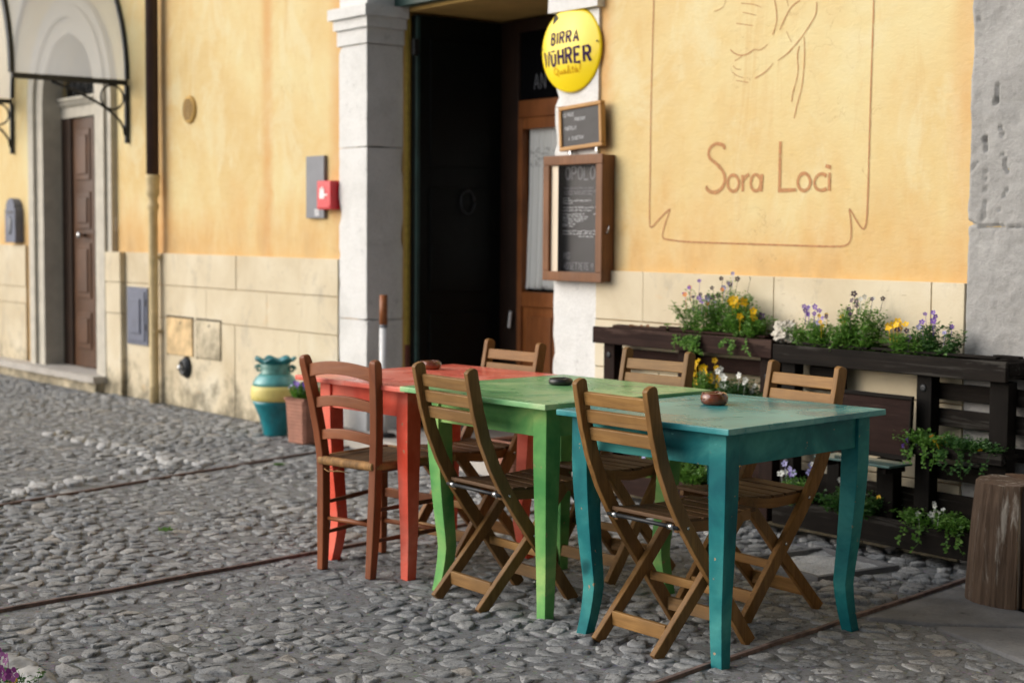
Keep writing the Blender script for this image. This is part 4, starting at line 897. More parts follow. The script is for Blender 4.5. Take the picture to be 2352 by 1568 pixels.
# ================================================================== TABLES
MATTE = {'teal': 'matteteal', 'green': 'mattegreen', 'red': 'mattered'}
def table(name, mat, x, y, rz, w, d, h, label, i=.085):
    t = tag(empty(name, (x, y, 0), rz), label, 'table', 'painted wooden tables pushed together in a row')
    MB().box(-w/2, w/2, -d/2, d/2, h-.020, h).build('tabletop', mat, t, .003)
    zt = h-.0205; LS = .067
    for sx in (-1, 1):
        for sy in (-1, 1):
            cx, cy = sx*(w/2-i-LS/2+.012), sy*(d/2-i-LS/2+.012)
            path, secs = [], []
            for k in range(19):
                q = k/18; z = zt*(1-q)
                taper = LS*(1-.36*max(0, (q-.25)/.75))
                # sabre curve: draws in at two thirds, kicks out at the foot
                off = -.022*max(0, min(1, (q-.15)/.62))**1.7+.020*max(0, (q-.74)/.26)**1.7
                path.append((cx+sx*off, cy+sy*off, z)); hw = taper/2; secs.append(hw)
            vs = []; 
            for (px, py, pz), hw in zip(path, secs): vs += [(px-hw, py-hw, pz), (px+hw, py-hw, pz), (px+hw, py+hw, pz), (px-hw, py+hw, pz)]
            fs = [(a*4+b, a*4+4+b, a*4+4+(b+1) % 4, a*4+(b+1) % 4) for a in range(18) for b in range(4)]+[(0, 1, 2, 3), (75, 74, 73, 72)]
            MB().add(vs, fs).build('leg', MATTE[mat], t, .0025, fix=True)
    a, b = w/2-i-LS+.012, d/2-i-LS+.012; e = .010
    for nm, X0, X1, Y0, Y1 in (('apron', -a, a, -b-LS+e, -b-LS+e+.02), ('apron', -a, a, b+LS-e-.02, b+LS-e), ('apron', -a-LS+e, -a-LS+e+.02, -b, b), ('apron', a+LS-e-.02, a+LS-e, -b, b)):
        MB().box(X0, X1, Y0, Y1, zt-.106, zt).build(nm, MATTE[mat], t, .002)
    return t
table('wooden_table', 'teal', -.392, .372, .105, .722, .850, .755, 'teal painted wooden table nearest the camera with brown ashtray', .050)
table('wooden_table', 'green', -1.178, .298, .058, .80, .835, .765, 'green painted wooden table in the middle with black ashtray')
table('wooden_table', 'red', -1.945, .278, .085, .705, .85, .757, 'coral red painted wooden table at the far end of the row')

# ================================================================== FOLDING CHAIRS
def folding_chair(label, x, y, rz):
    t = tag(empty('folding_chair', (x, y, 0), rz), label, 'chair', 'slatted wooden folding chairs around the tables')
    s = .332; hw = s/2
    prof = [(-.259, .858), (-.252, .82), (-.232, .72), (-.203, .62), (-.160, .52), (-.112, .435), (-.050, .345), (.02, .25), (.095, .148), (.20, .004)]
    for sx in (-1, 1):
        path = [(sx*hw, a, b) for a, b in prof]
        path = [(sx*hw, -.262, .868), (sx*hw, -.2605, .864)]+path
        MB().bar(path, [.025]*12, [.018, .034]+[.046]*10, (1, 0, 0)).build('back_post', 'teakz', t, .005, 3)
        p2 = [(sx*(hw-.0265), .175, .425), (sx*(hw-.0265), -.01, .208), (sx*(hw-.0265), -.196, .004)]
        MB().bar(p2, .025, .041, (1, 0, 0)).build('rear_leg', 'teakz', t, .004)
        MB().bar([(sx*(hw-.024), -.115, .415), (sx*(hw-.024), .06, .405), (sx*(hw-.024), .215, .425)], .019, .036, (1, 0, 0)).build('seat_rail', 'teaky', t, .003)
        for (yy, zz) in ((-.098, .415), (.013, .262)):
            o = MB().lathe([(0, .004), (.005, .003), (.0065, 0)], 10).build('bolt_head', 'steel', t); o.rotation_euler = (0, sx*pi/2, 0); o.location = (sx*(hw+.0125), yy, zz)
    for k, (yc, zc) in enumerate(((-.243, .806), (-.231, .748), (-.215, .690))):
        R = Matrix.Rotation(.20, 3, 'X')
        MB().obox((0, yc, zc), (s-.025, .017, .044), R).build('back_slat', 'teakx', t, .0035)
    for k in range(6):
        yc = -.100+k*.0625; zz = .437-.010*sin(pi*(k+.3)/5.6)
        MB().obox((0, yc, zz), (s-.030, .053, .014), Matrix.Rotation((-.08, -.05, -.01, .02, .05, .08)[k], 3, 'X')).build('seat_slat', 'teakseat', t, .003)
    MB().box(-hw+.0395, hw-.0395, -.142, -.124, .052, .100).build('rear_stretcher', 'teakx', t, .003)
    MB().box(-hw+.011, hw-.011, .135, .152, .060, .105).build('front_stretcher', 'teakx', t, .003)
    MB().box(-hw+.011, hw-.011, .052, .068, .175, .205).build('middle_stretcher', 'teakx', t, .003)
    o = MB().tube([(-hw+.0, -.128, .417), (hw-.0, -.128, .417)], .007, 10); o.build('hinge_rod', 'darkiron', t)
    for sx in (-1, 1): MB().tube([(sx*(hw-.045), -.128, .417), (sx*(hw-.02), -.128, .417)], .0105, 10).build('rod_collar', 'steel', t)
    return t
TINT = [(.90, .92, .98, 1), (1, .96, .90, 1), (.84, .88, .96, 1), (.95, .86, .78, 1)]      # each chair has weathered differently
fc = folding_chair('slatted folding chair at the street side of the teal table', -.394, .146, 0)
for lab, x, y, rz in (('slatted folding chair at the street side of the green table', -1.201, .073, -.033), ('slatted folding chair on the wall side of the teal table', -.57, .719, pi-.041),
                      ('slatted folding chair on the wall side of the green table', -1.327, .726, pi+.095), ('slatted folding chair on the wall side of the red table by the doorway', -2.052, .551, pi+.066)):
    c = copy_tree(fc); TN = TINT.pop(0)
    for q in c.children: q.color = TN
    c['label'] = lab; c.location = (x, y, 0); c.rotation_euler = (0, 0, rz)

# ================================================================== LADDER-BACK CHAIR WITH RUSH SEAT
rc = tag(empty('rush_chair', (-1.904, -.141, 0), .209), 'reddish ladder-back chair with woven rush seat beside the red table', 'chair')
pw = lambda z: .134+.012*(z/.44) if z < .44 else .146+.050*((z-.44)/.41)**1.1
py_ = lambda z: -.015*(1-z/.44)**2 if z < .44 else -.055*((z-.44)/.41)**1.5
for sx in (-1, 1):
    zs = [0, .08, .18, .3, .40, .46, .55, .65, .75, .82, .845, .852]
    MB().bar([(sx*pw(z), py_(z), z) for z in zs], [.032, .034]+[.038]*8+[.034, .022], [.034, .036]+[.040]*8+[.034, .020], (1, 0, 0)).build('back_post', 'cherryz', rc, .005, 3)
    MB().bar([(sx*.185, .37, z) for z in (0, .1, .3, .455)], [.030, .034, .038, .038], [.030, .034, .038, .038], (1, 0, 0)).build('front_leg', 'cherryz', rc, .005, 3)
    for z in (.265, .145): MB().tube([(sx*pw(z), 0, z), (sx*.160, .18, z+.004), (sx*.185, .37, z+.01)], [.007, .010, .007], 8).build('side_rung', 'cherryy', rc)
    MB().bar([(sx*.150, .01, .425), (sx*.180, .36, .43)], .022, .03, (0, 0, 1)).build('seat_rail', 'cherryy', rc, .004)
MB().tube([(-.139, 0, .205), (0, 0, .207), (.139, 0, .205)], [.008, .011, .008], 8).build('rear_rung', 'cherryx', rc)
MB().bar([(-.18, .37, .26), (.18, .37, .26)], .012, .04, (0, 1, 0)).build('front_stretcher', 'cherryx', rc, .004); MB().tube([(-.18, .37, .14), (.18, .37, .14)], .010, 8).build('front_rung', 'cherryx', rc)
for zc, hh, bow in ((.790, .050, .022), (.662, .042, .020), (.535, .040, .016)):
    path, n = [], 12
    for i in range(n+1):
        u = -1+2*i/n; path.append((u*(pw(zc)-.010), py_(zc)-.018*(1-u*u), zc+bow*(1-u*u)))
    MB().sweep(path, [[(-hh/2, -.008), (hh/2, -.008), (hh/2, .008), (-hh/2, .008)]]*(n+1), up=(0, 0, 1)).build('back_slat', 'cherryx', rc, .003)
mb = MB(); N = 20                       # rush seat: four woven triangles sagging to the centre
for i in range(N+1):
    for j in range(N+1):
        u, v = -1+2*i/N, j/N; x = u*(.150+.042*v); yy = -.012+v*.405; m = max(abs(u), abs(2*v-1))
        mb.v.append((x, yy, .438+.016*m**3+.0018*sin(m*70)-.030*(m > .999)))
mb.f = [(i*(N+1)+j, (i+1)*(N+1)+j, (i+1)*(N+1)+j+1, i*(N+1)+j+1) for i in range(N) for j in range(N)]; mb.sm = [True]*len(mb.f)
seat = mb.build('rush_seat', 'rush', rc)
for nm, A_, B_ in (('rear', (-.150, -.012), (.150, -.012)), ('front', (-.192, .393), (.192, .393)), ('side', (-.150, -.012), (-.192, .393)), ('side', (.150, -.012), (.192, .393))):
    n = 60; path = [(A_[0]+(B_[0]-A_[0])*i/n, A_[1]+(B_[1]-A_[1])*i/n, .436) for i in range(n+1)]
    MB().tube(path, [.017+.0022*(i % 2) for i in range(n+1)], 8).build('rush_edge', 'rushx', seat)
for i, x in enumerate((-.10, -.07, -.03)):
    MB().tube([(x, -.015, .418), (x-.02, -.02, .404), (x+.01, -.025, .396+.004*i), (x+.045, -.02, .402)], .0022, 5).build('loose_strand', 'rushx', seat)

# ================================================================== ASHTRAYS
def ashtray(loc, mat, label, r, h, k=1.):
    prof = [(.0, 0), (r*.74, 0), (r*.93, h*.15), (r, h*.42), (r*.97, h*.72), (r*.86, h*.95), (r*.76, h), (r*.66, h*.93), (r*.62, h*.6), (r*.5, h*.34), (0, h*.30)]
    t = tag(empty('ashtray', loc), label, 'ashtray', 'ashtrays on the tables')
    MB().lathe(prof, 36).build('bowl', mat, t); MB().lathe([(0, h*.345), (r*.5, h*.37)], 20).build('ash', 'flag', t)
    for a in range(3):
        o = MB().box(-.007, .007, r*.62, r*.92, h*.88, h*1.03).build('cigarette_rest', mat, t, .004); o.rotation_euler = (0, 0, a*2*pi/3+.5)
ashtray((-.505, .448, .755), 'ashbrown', 'round glazed brown ceramic ashtray on the teal table', .048, .042)
ashtray((-1.262, .395, .765), 'blackplastic', 'black plastic ashtray on the green table', .047, .026)
ashtray((-2.165, .430, .757), 'ashbrown', 'glazed brown ashtray on the coral red table', .046, .036)

# ================================================================== URN, POTS, CIGARETTE BIN, LOG
ur = tag(empty('ceramic_urn', (-5.72, 1.70, .008)), 'tall glazed urn, teal with a yellow belly band and wavy lip', 'urn')
MB().lathe([(0, 0), (.072, 0), (.078, .01), (.088, .06), (.112, .14), (.140, .205), (.150, .232)], 40).build('lower_body', 'urnteal', ur)
MB().lathe([(.150, .2315), (.1565, .236), (.160, .265), (.158, .30), (.1535, .325), (.148, .328)], 40).build('yellow_band', 'urnyellow', ur)
MB().lathe([(.149, .3265), (.142, .352), (.122, .385), (.104, .402)], 40).build('pale_shoulder', 'urnlight', ur)
MB().lathe([(.104, .4015), (.096, .41), (.093, .445), (.096, .47)], 40).build('neck', 'urnmix', ur)
lip = lambda r, z, a: (r*(1+.05*sin(7*a)*(r > .1)), z+.010*sin(7*a)*(r > .1))
MB().lathe([(.096, .469), (.104, .482), (.122, .492), (.132, .495), (.126, .506), (.105, .502), (.085, .47), (.08, .42), (0, .40)], 84, wob=lip).build('wavy_lip', 'urnteal', ur)
for s in (-1, 1):
    mb = MB(); mb.tube([(s*(.100+.014+.026*cos(q*.45)*(1-q/24)), 0, .435+.026*sin(q*.45)*(1-q/24)) for q in range(20)], .008, 7); o = mb.build('scroll_handle', 'urnmix', ur); o.rotation_euler = (0, 0, YAW-.2)
def square_pot(loc, rz, label, w, h):
    t = tag(empty('terracotta_pot', loc, rz), label, 'plant pot', 'square ribbed terracotta pots')
    mb = MB(); n = 26; vs = []
    for i in range(n+1):
        z = h*i/n; hw = w/2*(.86+.14*i/n)+(.0022 if i % 2 else 0)
        if i >= n-3: hw = w/2*1.02
        c = hw*.82
        vs += [(-hw, -c, z), (-c, -hw, z), (c, -hw, z), (hw, -c, z), (hw, c, z), (c, hw, z), (-c, hw, z), (-hw, c, z)]
    fs = [(i*8+j, i*8+(j+1) % 8, (i+1)*8+(j+1) % 8, (i+1)*8+j) for i in range(n) for j in range(8)]+[tuple(range(7, -1, -1))]
    mb.add(vs, fs).build('pot_wall', 'terra', t); q = w/2*.93
    mb = MB(); mb.add([(-q, -q, h-.02), (q, -q, h-.02), (q, q, h-.02), (-q, q, h-.02)], [(0, 1, 2, 3)]).build('soil', 'soil', t)
    mb = MB(); o_, z0 = w/2*1.02, h
    mb.box(-o_, o_, -o_, -q, z0-.02, z0).box(-o_, o_, q, o_, z0-.02, z0).box(-o_, -q, -q, q, z0-.02, z0).box(q, o_, -q, q, z0-.02, z0).build('rim', 'terra', t, .004)
    return t
square_pot((-5.30, 1.685, .010), .12, 'square ribbed terracotta pot of violets standing beside the urn', .20, .285)
square_pot((-3.17, 1.665, .010), .05, 'square ribbed terracotta pot seen under the red table by the pilaster', .20, .25)
cg = tag(empty('cigarette_bin', (-4.76, 1.905, .088)), 'standing ash bin shaped like a giant cigarette, white with brown top', 'ash bin')
MB().lathe([(0, 0), (.075, 0), (.078, .008), (.07, .016), (.03, .022), (0, .022)], 24).build('base', 'blackplastic', cg); MB().tube([(0, 0, .02), (0, 0, .665)], .024, 18).build('white_tube', 'white', cg); MB().tube([(0, 0, .684), (0, 0, .865)], .0242, 18).build('brown_filter', 'cigbrown', cg); MB().tube([(0, 0, .6655), (0, 0, .6835)], .0246, 18).build('grey_collar', 'greymetal', cg)
# log
lg = tag(empty('log_stump', (-.035, 1.585, .014)), 'upright weathered log stump with split bark by the planters', 'log')
def logpart(a0, a1, mat, nm, dr):
    mb = MB(); n, m = 56, 26; vs = []
    for j in range(m+1):
        z = .435*j/m
        for i in range(n+1):
            a = a0+(a1-a0)*i/n; cr = noise.fractal(Vector((a*7, z*1.6, 1)), 1., 2., 4)*.006+.003*noise.noise(Vector((a*40, z*2, 5)))
            edge = min(i, n-i)/n; r = (.205-.030*(j/m)**1.2+.006*sin(3*a+1))*1+cr-.035*max(0, 1-edge*30)+dr
            vs.append((r*cos(a), r*sin(a), z+(.006*noise.noise(Vector((a*3, 0, 0))) if j == m else 0)))
    fs = [(j*(n+1)+i, j*(n+1)+i+1, (j+1)*(n+1)+i+1, (j+1)*(n+1)+i) for j in range(m) for i in range(n)]
    b = len(vs); vs.append((0, 0, .437)); fs += [(m*(n+1)+i, m*(n+1)+i+1, b) for i in range(n)]
    mb.add(vs, fs, False).build(nm, mat, lg)
C0 = atan2(CAM.y-1.6, CAM.x)+.02
logpart(C0-2.6, C0-.05, 'barkpale', 'weathered_half', 0); logpart(C0-.05, C0+3.68, 'barkred', 'bare_half', -.003)
MB().lathe([(0, .0), (.166, .0), (.16, .42), (0, .42)], 24).build('core', 'doordark', lg)

# ================================================================== PALLET PLANTERS
def pallet(label, x0, x1, m, mz, zt0, zt1, mids, posts, decks):
    t = tag(empty('pallet_planter', (x0, 1.97, 0)), label, 'planter', 'wooden pallets mounted as wall planters')
    r = random.Random(int(x0*100)); L = x1-x0
    def bd(nm, a, b, y0, y1, z0, z1, mm=m, par=t):
        dz = r.uniform(-.003, .003); return MB().box(a, b, y0-1.97, y1-1.97, z0+dz, z1+dz).build(nm, mm, par, .004)
    # horizontal deck boards against the wall
    for a, b, z0, z1 in decks: bd('deck_board', a-x0, b-x0, 1.905, 1.925, z0, z1)
    for a, b, z0, z1 in posts: bd('upright', a-x0, b-x0, 1.845, 1.903, z0, z1, mz)
    def trough(a, b, z0, z1, nm):
        f = bd(nm+'_front_board', a-x0, b-x0, 1.80, 1.822, z0, z1)
        bd('trough_floor', a-x0+.01, b-x0-.01, 1.824, 1.95, z0+.006, z0+.022, par=f); bd('trough_back', a-x0+.005, b-x0-.005, 1.951, 1.972, z0, z1+.004, par=f)
        bd('trough_end', a-x0, a-x0+.02, 1.824, 1.95, z0+.024, z1-.006, par=f); bd('trough_end', b-x0-.02, b-x0, 1.824, 1.95, z0+.024, z1-.006, par=f)
        o = MB(); n = 30
        for i in range(n+1):
            for j in range(5):
                o.v.append((a-x0+.021+(b-a-.042)*i/n, 1.824+.126*j/4-1.97, z1-.016+.008*noise.noise(Vector((i*.7, j*1.3, a)))))
        o.f = [(i*5+j, (i+1)*5+j, (i+1)*5+j+1, i*5+j+1) for i in range(n) for j in range(4)]; o.sm = [True]*len(o.f); o.build('soil', 'soil', f)
        return f
    f = trough(x0, x1, zt0, zt1, 'top')
    # loose thin battens lying along the upper rim
    for a, b, y, dz in ((.10, .42, 1.842, .002), (.44, .95, 1.838, .004), (.30, .72, 1.93, .006), (.90, 1.0, 1.90, .006)):
        MB().box(a*L, b*L, y-.016-1.97, y+.016-1.97, zt1+dz, zt1+dz+.011).build('rim_batten', m, t, .003)
    for a, b, z0, z1 in mids: trough(a, b, z0, z1, 'lower')
    return t
pl1 = pallet('reddish brown pallet planter on the wall left, with yellow pansies', -2.70, -1.492, 'palL', 'palLz', .787, .870, [(-2.66, -1.53, .50, .585), (-2.68, -1.50, .055, .165)],
       [(-2.665, -2.585, .05, .785), (-2.13, -2.04, .05, .785), (-1.60, -1.515, .05, .785)], [(-2.69, -1.50, .69, .76), (-2.69, -1.50, .40, .47), (-2.69, -1.50, .20, .30)])
pl2 = pallet('blackish weathered pallet planter at the right beside the log', -1.484, -.283, 'palR', 'palRz', .776, .856, [(-.755, -.29, .452, .500), (-1.47, -.31, .055, .168)],
       [(-1.47, -1.39, .05, .775), (-.735, -.660, .05, .775), (-.385, -.298, .05, .775), (-.93, -.84, .05, .41), (-1.20, -1.13, .05, .41)], [(-.76, -.245, .675, .742), (-.76, -.245, .565, .637), (-.76, -.245, .345, .408), (-1.48, -.245, .195, .295), (-1.36, -1.16, .66, .76)])
for xx, zz in ((-2.625, .73), (-1.43, .33), (-.70, .72), (-1.555, .70)):
    p = pl1 if xx < -1.49 else pl2
    o = MB().lathe([(.004, .003), (.013, .004), (.016, 0)], 14).build('washer', 'darkiron', p); o.rotation_euler = (pi/2, 0, 0); o.location = (xx-p.location.x, 1.8445-1.97, zz)
bp_ = tag(empty('framed_panel', (-.905, 1.792, .425)), 'dark brown framed panel leaning against the right planter behind teal table', 'panel'); bp_.rotation_euler = (-.05, 0, 0)
MB().box(-.185, .185, -.010, .0, .018, .245).build('board', 'palL', bp_)
for a, b, c, d in ((-.195, .195, 0, .0175), (-.195, .195, .2455, .262), (-.195, -.1855, .018, .245), (.1855, .195, .018, .245)): MB().box(a, b, -.018, .0, c, d).build('frame_bar', 'palR', bp_, .003)
gs = tag(empty('glass_shelf', (-.90, 1.72, .405)), 'small green edged glass shelf under the leaning brown panel', 'shelf')
M['greenglass'] = simple('green_edged_glass', (.07, .13, .12), .15, var=.3)
MB().box(-.20, .195, -.075, .075, 0, .010).build('glass_plate', 'greenglass', gs, .002)
for x in (-.15, .15): MB().box(x-.01, x+.01, -.05, .075, -.028, -.001).build('bracket', 'palR', gs, .003)

# ================================================================== PLANTS
def flower(mb, p, n, R, k=5):
    # open viola blossom: five rounded, slightly cupped petals
    p, n = Vector(p), Vector(n).normalized(); a = n.orthogonal().normalized(); b = n.cross(a)
    ph = random.random()*6
    for i in range(k):
        t = ph+2*pi*i/k; d = a*cos(t)+b*sin(t); s = n.cross(d); c = p+d*R*.12
        mb.add([c, c+d*R*.45+s*R*.42+n*R*.12, c+d*R*.88+s*R*.30+n*R*.22, c+d*R*1.0+n*R*.22, c+d*R*.88-s*R*.30+n*R*.22, c+d*R*.45-s*R*.42+n*R*.12], [(0, 1, 2, 3, 4, 5)])
def viola(label, x, y, z, w, h, N, mats, blooms, leafm='leaf', d=.055, L=.017, droop=0., stems=True, seed=0, face=(.55, -.8, .25), R=.0115, gr='violas and pansies in the planters', top=1.):
    t = tag(empty('viola_plant', (x, y, z)), label, 'flowers', gr); r = random.Random(seed+int(abs(x)*1000)+int(z*100)); random.seed(seed+3)
    fo = MB(); st = MB(); nst = max(8, int(w*190)); N = int(N*2.4); L *= 1.25; w *= 1.15; tips = []
    for i in range(nst):
        bx, by = r.uniform(-w/2, w/2)*.75, r.uniform(-d, d)*.7
        hh = h*r.uniform(.5, 1)*(1-.4*abs(bx)/(w/2)); lean = (bx*.5+r.gauss(0, .02), by*.5+r.gauss(0, .015)-.01)
        path = [(bx+lean[0]*q*q, by+lean[1]*q*q, hh*q) for q in (0, .35, .7, 1)]
        st.tube(path, [.0016, .0014, .0012, .0009], 4); tips.append((path, hh))
    for i in range(N):
        path, hh = r.choice(tips); q = r.random()**.8*top
        k = min(2, int(q*3)); f = q*3-k; a, b = Vector(path[k]), Vector(path[k+1]); p = a.lerp(b, f)
        p += Vector((r.gauss(0, .011), r.gauss(0, .011), r.gauss(0, .006)))
        an = r.uniform(0, 2*pi); dr = Vector((cos(an), sin(an), r.uniform(-.35, .7))); ll = L*r.uniform(.55, 1.25)*(1.15-.35*q)
        leaf_quad(fo, p, dr, (r.gauss(0, .5), r.gauss(0, .5), 1), ll, ll*r.uniform(.42, .65))
    for i in range(int(droop)):      # shoots trailing over the front board
        bx = r.uniform(-w/2, w/2)*.8; ln = r.uniform(.04, .10); y0 = -(y-1.79)
        path = [(bx, y0+.03, .01), (bx, y0, .0), (bx+r.gauss(0, .01), y0-.015, -ln*.5), (bx+r.gauss(0, .02), y0-.012, -ln)]; st.tube(path, .0012, 4)
        for j in range(16):
            k = r.choice((1, 2)); p = Vector(path[k]).lerp(Vector(path[k+1]), r.random()); an = r.uniform(0, 2*pi); leaf_quad(fo, p, (cos(an), sin(an)*.6-.3, r.uniform(-.6, .5)), (0, -1, .4), L*r.uniform(.6, 1), L*.5)
    fo.build('foliage', leafm, t)['kind'] = 'stuff'; st.build('stems', leafm, t)['kind'] = 'stuff'
    for m, cnt, zlo, zhi, xlo, xhi in blooms:
        bl = MB(); cnt = max(1, int(cnt*.75))
        for i in range(cnt):
            px = r.uniform(xlo, xhi)*w; py = r.uniform(-d, .3*d); pz = h*r.uniform(zlo, zhi)
            f = Vector(face)+Vector((r.gauss(0, .35), r.gauss(0, .3), r.gauss(0, .3))); flower(bl, (px, py, pz), f, R*r.uniform(.75, 1.15))
            if stems: st2 = MB().tube([(px*.85, py, max(0, pz-.07)), (px, py+.004, pz)], .0011, 4); bl.add(st2.v, st2.f, True)
        bl.build(m+'_blossoms', m, t)['kind'] = 'stuff'
    return t
# top of the left planter
viola('loose purple and orange violas trailing over the left planter edge', -2.00, 1.865, .862, .20, .225, 620, None, [('violet', 9, .65, 1.15, -.5, .4), ('orange', 5, .6, 1.1, -.4, .5), ('darkfl', 6, .5, 1.0, -.5, .5)], 'leaf', droop=16, seed=1)
viola('tall pale violas with white and near-black blooms in left planter', -1.83, 1.885, .862, .22, .275, 900, None, [('darkfl', 12, .6, 1.08, -.5, .5), ('lilac', 7, .55, 1.08, -.4, .45), ('orange', 1, .8, .8, -.2, 0)], 'leaf', seed=2, L=.018)
viola('bushy green clump with large bright yellow pansies', -1.69, 1.855, .862, .19, .155, 950, None, [('yellow', 17, .50, 1.15, -.45, .4), ('darkfl', 2, .6, .8, .2, .4)], 'leaf', seed=3, L=.019, R=.019, droop=4)
# rock and small finds
def rockmesh(nm, mat, par, sx, sy, sz, seed, amp=.25, sub=4, c=(0, 0, 0)):
    bm = bmesh.new(); bmesh.ops.create_icosphere(bm, subdivisions=sub, radius=1)
    for v in bm.verts:
        k = 1+amp*noise.fractal(v.co*1.7+Vector((seed, 0, 0)), 1., 2., 3)+amp*.5*noise.fractal(v.co*5+Vector((seed, 3, 0)), .8, 2., 3); v.co = Vector((c[0]+v.co.x*sx*k, c[1]+v.co.y*sy*k, c[2]+v.co.z*sz*k))
    me = bpy.data.meshes.new(nm); bm.to_mesh(me); bm.free(); me.materials.append(M[mat]); me.polygons.foreach_set('use_smooth', [True]*len(me.polygons))
    o = bpy.data.objects.new(nm, me); COL.objects.link(o); o.parent = par; return o
rk = rockmesh('pale_rock', 'rock', None, .065, .045, .045, 3, .45, 5); rk.location = (-1.475, 1.87, .905); tag(rk, 'knobbly pale porous stone lying between the two planters', 'stone')
o = MB()
for i in range(9):
    a = i*2*pi/9; leaf_quad(o, (0, 0, .035), (cos(a), sin(a)*.8, .25), (0, -.4, 1), .022, .022, .05)
o.tube([(0, 0, 0), (0, 0, .036)], .0016, 5); o = o.build('seedling', 'leaf'); o.location = (-2.235, 1.875, .862); tag(o, 'single round-leaved green seedling in the left planter', 'plant')
dl = MB(); r = random.Random(4)
for i in range(14): a = r.uniform(0, 6.3); leaf_quad(dl, (r.gauss(0, .03), r.gauss(0, .02), r.uniform(.008, .02)), (cos(a), sin(a), .3), (r.gauss(0, .4), -.4, 1), .035, .02, .3)
o = dl.build('dry_leaves', 'dry'); o.location = (-2.44, 1.87, .86); tag(o, 'heap of dry brown leaves at the left planter end', 'dry leaves', kind='stuff')
# top of the right planter
viola('airy clump of purple violas at left end of right planter', -1.315, 1.875, .848, .17, .14, 560, None, [('violet', 13, .75, 1.35, -.5, .5), ('lilac', 4, .5, 1.3, -.4, .4)], 'leaf', seed=5, L=.016)
viola('low clump of small yellow violas in right planter middle', -1.175, 1.86, .848, .16, .125, 520, None, [('yellow', 11, .6, 1.2, -.5, .5), ('darkfl', 4, .6, 1.2, -.4, .4)], 'leaf', seed=6, L=.016, R=.010)
viola('tall spike of dark and white violas in right planter', -1.055, 1.865, .848, .20, .235, 950, None, [('darkfl', 13, .55, 1.12, -.25, .5), ('whitefl', 4, .75, 1.0, -.1, .4)], 'leaf', seed=7, L=.017)
viola('short yellow and brown pansies in right planter', -.795, 1.86, .848, .16, .115, 560, None, [('yellow', 11, .7, 1.25, -.55, .3), ('darkfl', 5, .6, 1.2, -.5, .4)], 'leaf', seed=8, R=.014)
viola('thin-stemmed mauve violas at far right of planter top', -.655, 1.865, .848, .17, .15, 560, None, [('violet', 9, .75, 1.25, -.5, .5), ('lilac', 3, .6, 1., -.5, .2)], 'leafdark', seed=9)
# middle troughs
viola('bright yellow pansies seen beyond the green table', -1.925, 1.84, .575, .13, .14, 420, None, [('yellow', 22, .35, 1.3, -.6, .5)], 'leaf', seed=10, R=.015)
viola('white pansies on dark leaves seen beyond the brown ashtray', -1.715, 1.84, .575, .22, .11, 700, None, [('whitefl', 15, .5, 1.35, -.5, .5)], 'leafdark', seed=11, R=.014)
viola('mat of green foliage with purple violas in right middle trough', -.66, 1.835, .490, .20, .065, 700, None, [('violet', 8, -.3, .5, -.6, -.1), ('lilac', 6, .1, .6, -.5, .1), ('orange', 3, .4, .7, .1, .4)], 'leaf', seed=12, droop=8, L=.016)
viola('trailing foliage dotted with tiny yellow violas in right middle trough', -.455, 1.835, .490, .25, .055, 760, None, [('yellow', 11, -.4, .8, -.5, .4)], 'leafdark', seed=13, droop=10, R=.009, L=.016)
# bottom troughs
viola('pale lilac violas in the bottom trough behind teal table', -1.33, 1.83, .155, .15, .16, 420, None, [('lilac', 9, .6, 1.2, -.5, .5), ('whitefl', 8, .5, 1.2, -.5, .5), ('violet', 3, .6, .9, -.5, 0)], 'leaf', seed=14, R=.014)
viola('leafy dark green viola between the teal table legs', -1.04, 1.83, .155, .26, .12, 900, None, [('whitefl', 5, .7, 1.4, -.4, .4), ('yellow', 1, .7, .8, .4, .5)], 'leafdark', seed=15, L=.02)
viola('low green viola with white blooms in the bottom trough by log', -.60, 1.83, .155, .30, .085, 800, None, [('whitefl', 9, .4, 1.5, -.2, .35)], 'leaf', seed=16, L=.018, droop=5)
viola('dense green violas in the bottom trough under the green table', -2.12, 1.83, .155, .40, .15, 1000, None, [('lilac', 10, .6, 1.1, -.5, .5), ('whitefl', 6, .6, 1.1, -.5, .5)], 'leaf', seed=17, L=.018)
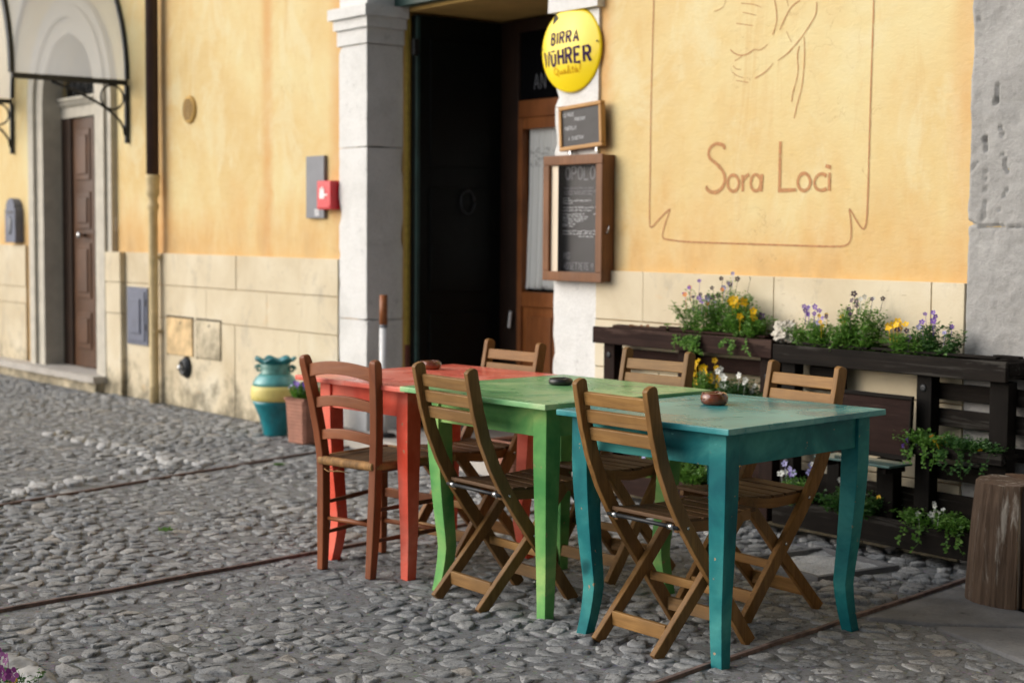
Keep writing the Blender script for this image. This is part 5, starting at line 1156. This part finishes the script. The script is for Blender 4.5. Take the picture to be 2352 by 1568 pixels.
viola('few yellow violas in the bottom trough under the tables', -1.70, 1.83, .155, .16, .13, 420, None, [('yellow', 5, .6, 1.1, -.5, .5), ('orange', 3, .2, .6, -.5, .5)], 'leafdark', seed=18)
# potted violets by the urn and under the table
viola('violet flowers growing in the terracotta pot by the urn', -5.30, 1.685, .275, .17, .12, 600, None, [('violet', 12, .5, 1.1, -.55, .5), ('lilac', 5, .3, .9, -.6, .2)], 'leaf', d=.08, L=.028, seed=19, R=.018, gr='flowers in the terracotta pots', droop=0)
# corner flowers by the camera's lower left
for i, (x, y, sx, sy, sz) in enumerate(((-1.30, -1.74, .13, .09, .04), (-1.10, -1.73, .12, .07, .045), (-.97, -1.64, .07, .045, .028))):
    o = rockmesh('limestone_lump', 'whiterock', None, sx, sy, sz, i*4+1, .22, 4); o.location = (x, y, .012)
    tag(o, ('bleached white limestone lump at the bottom left corner, furthest from the tables', 'large bleached limestone lump among the magenta pansies', 'smallest bleached limestone lump at the bottom left edge')[i], 'stone', 'bleached stones at the corner flower bed')
viola('magenta pansies with yellow eyes at the bottom left corner', -.93, -1.85, .01, .20, .12, 160, None, [('magenta', 11, .80, 1.12, -.5, .5), ('yellow', 2, .6, .8, -.5, .5)], 'leafdark', d=.09, L=.02, seed=21, R=.019, gr='corner flower bed')

# ================================================================== ADDED HOUSE OUT OF FRAME (put in to shade the right side)
def added_house(name, label, x0, x1, y0, y1, h, wins, axis):
    t = tag(empty(name, (x0, y0, 0)), label, 'building'); MB().box(0, x1-x0, 0, y1-y0, 0, h).build('wall', 'darkstone', t)
    MB().box(-.3, x1-x0+.3, -.3, y1-y0+.3, h, h+.15).build('roof_slab', 'brownpipe', t)
    for a, z in wins:
        if axis == 'x': o = MB().box(-.03, .02, a, a+.9, z, z+1.5)
        else: o = MB().box(a, a+.9, y1-y0-.02, y1-y0+.03, z, z+1.5)
        o.build('shutter', 'greenmetal', t, .005)
    return t
added_house('added_shade_house', 'dark stone house added out of frame to shade the right side', 2.35, 10, -.2, 1.95, 9, [(.6, 1), (.6, 4.5)], 'x')
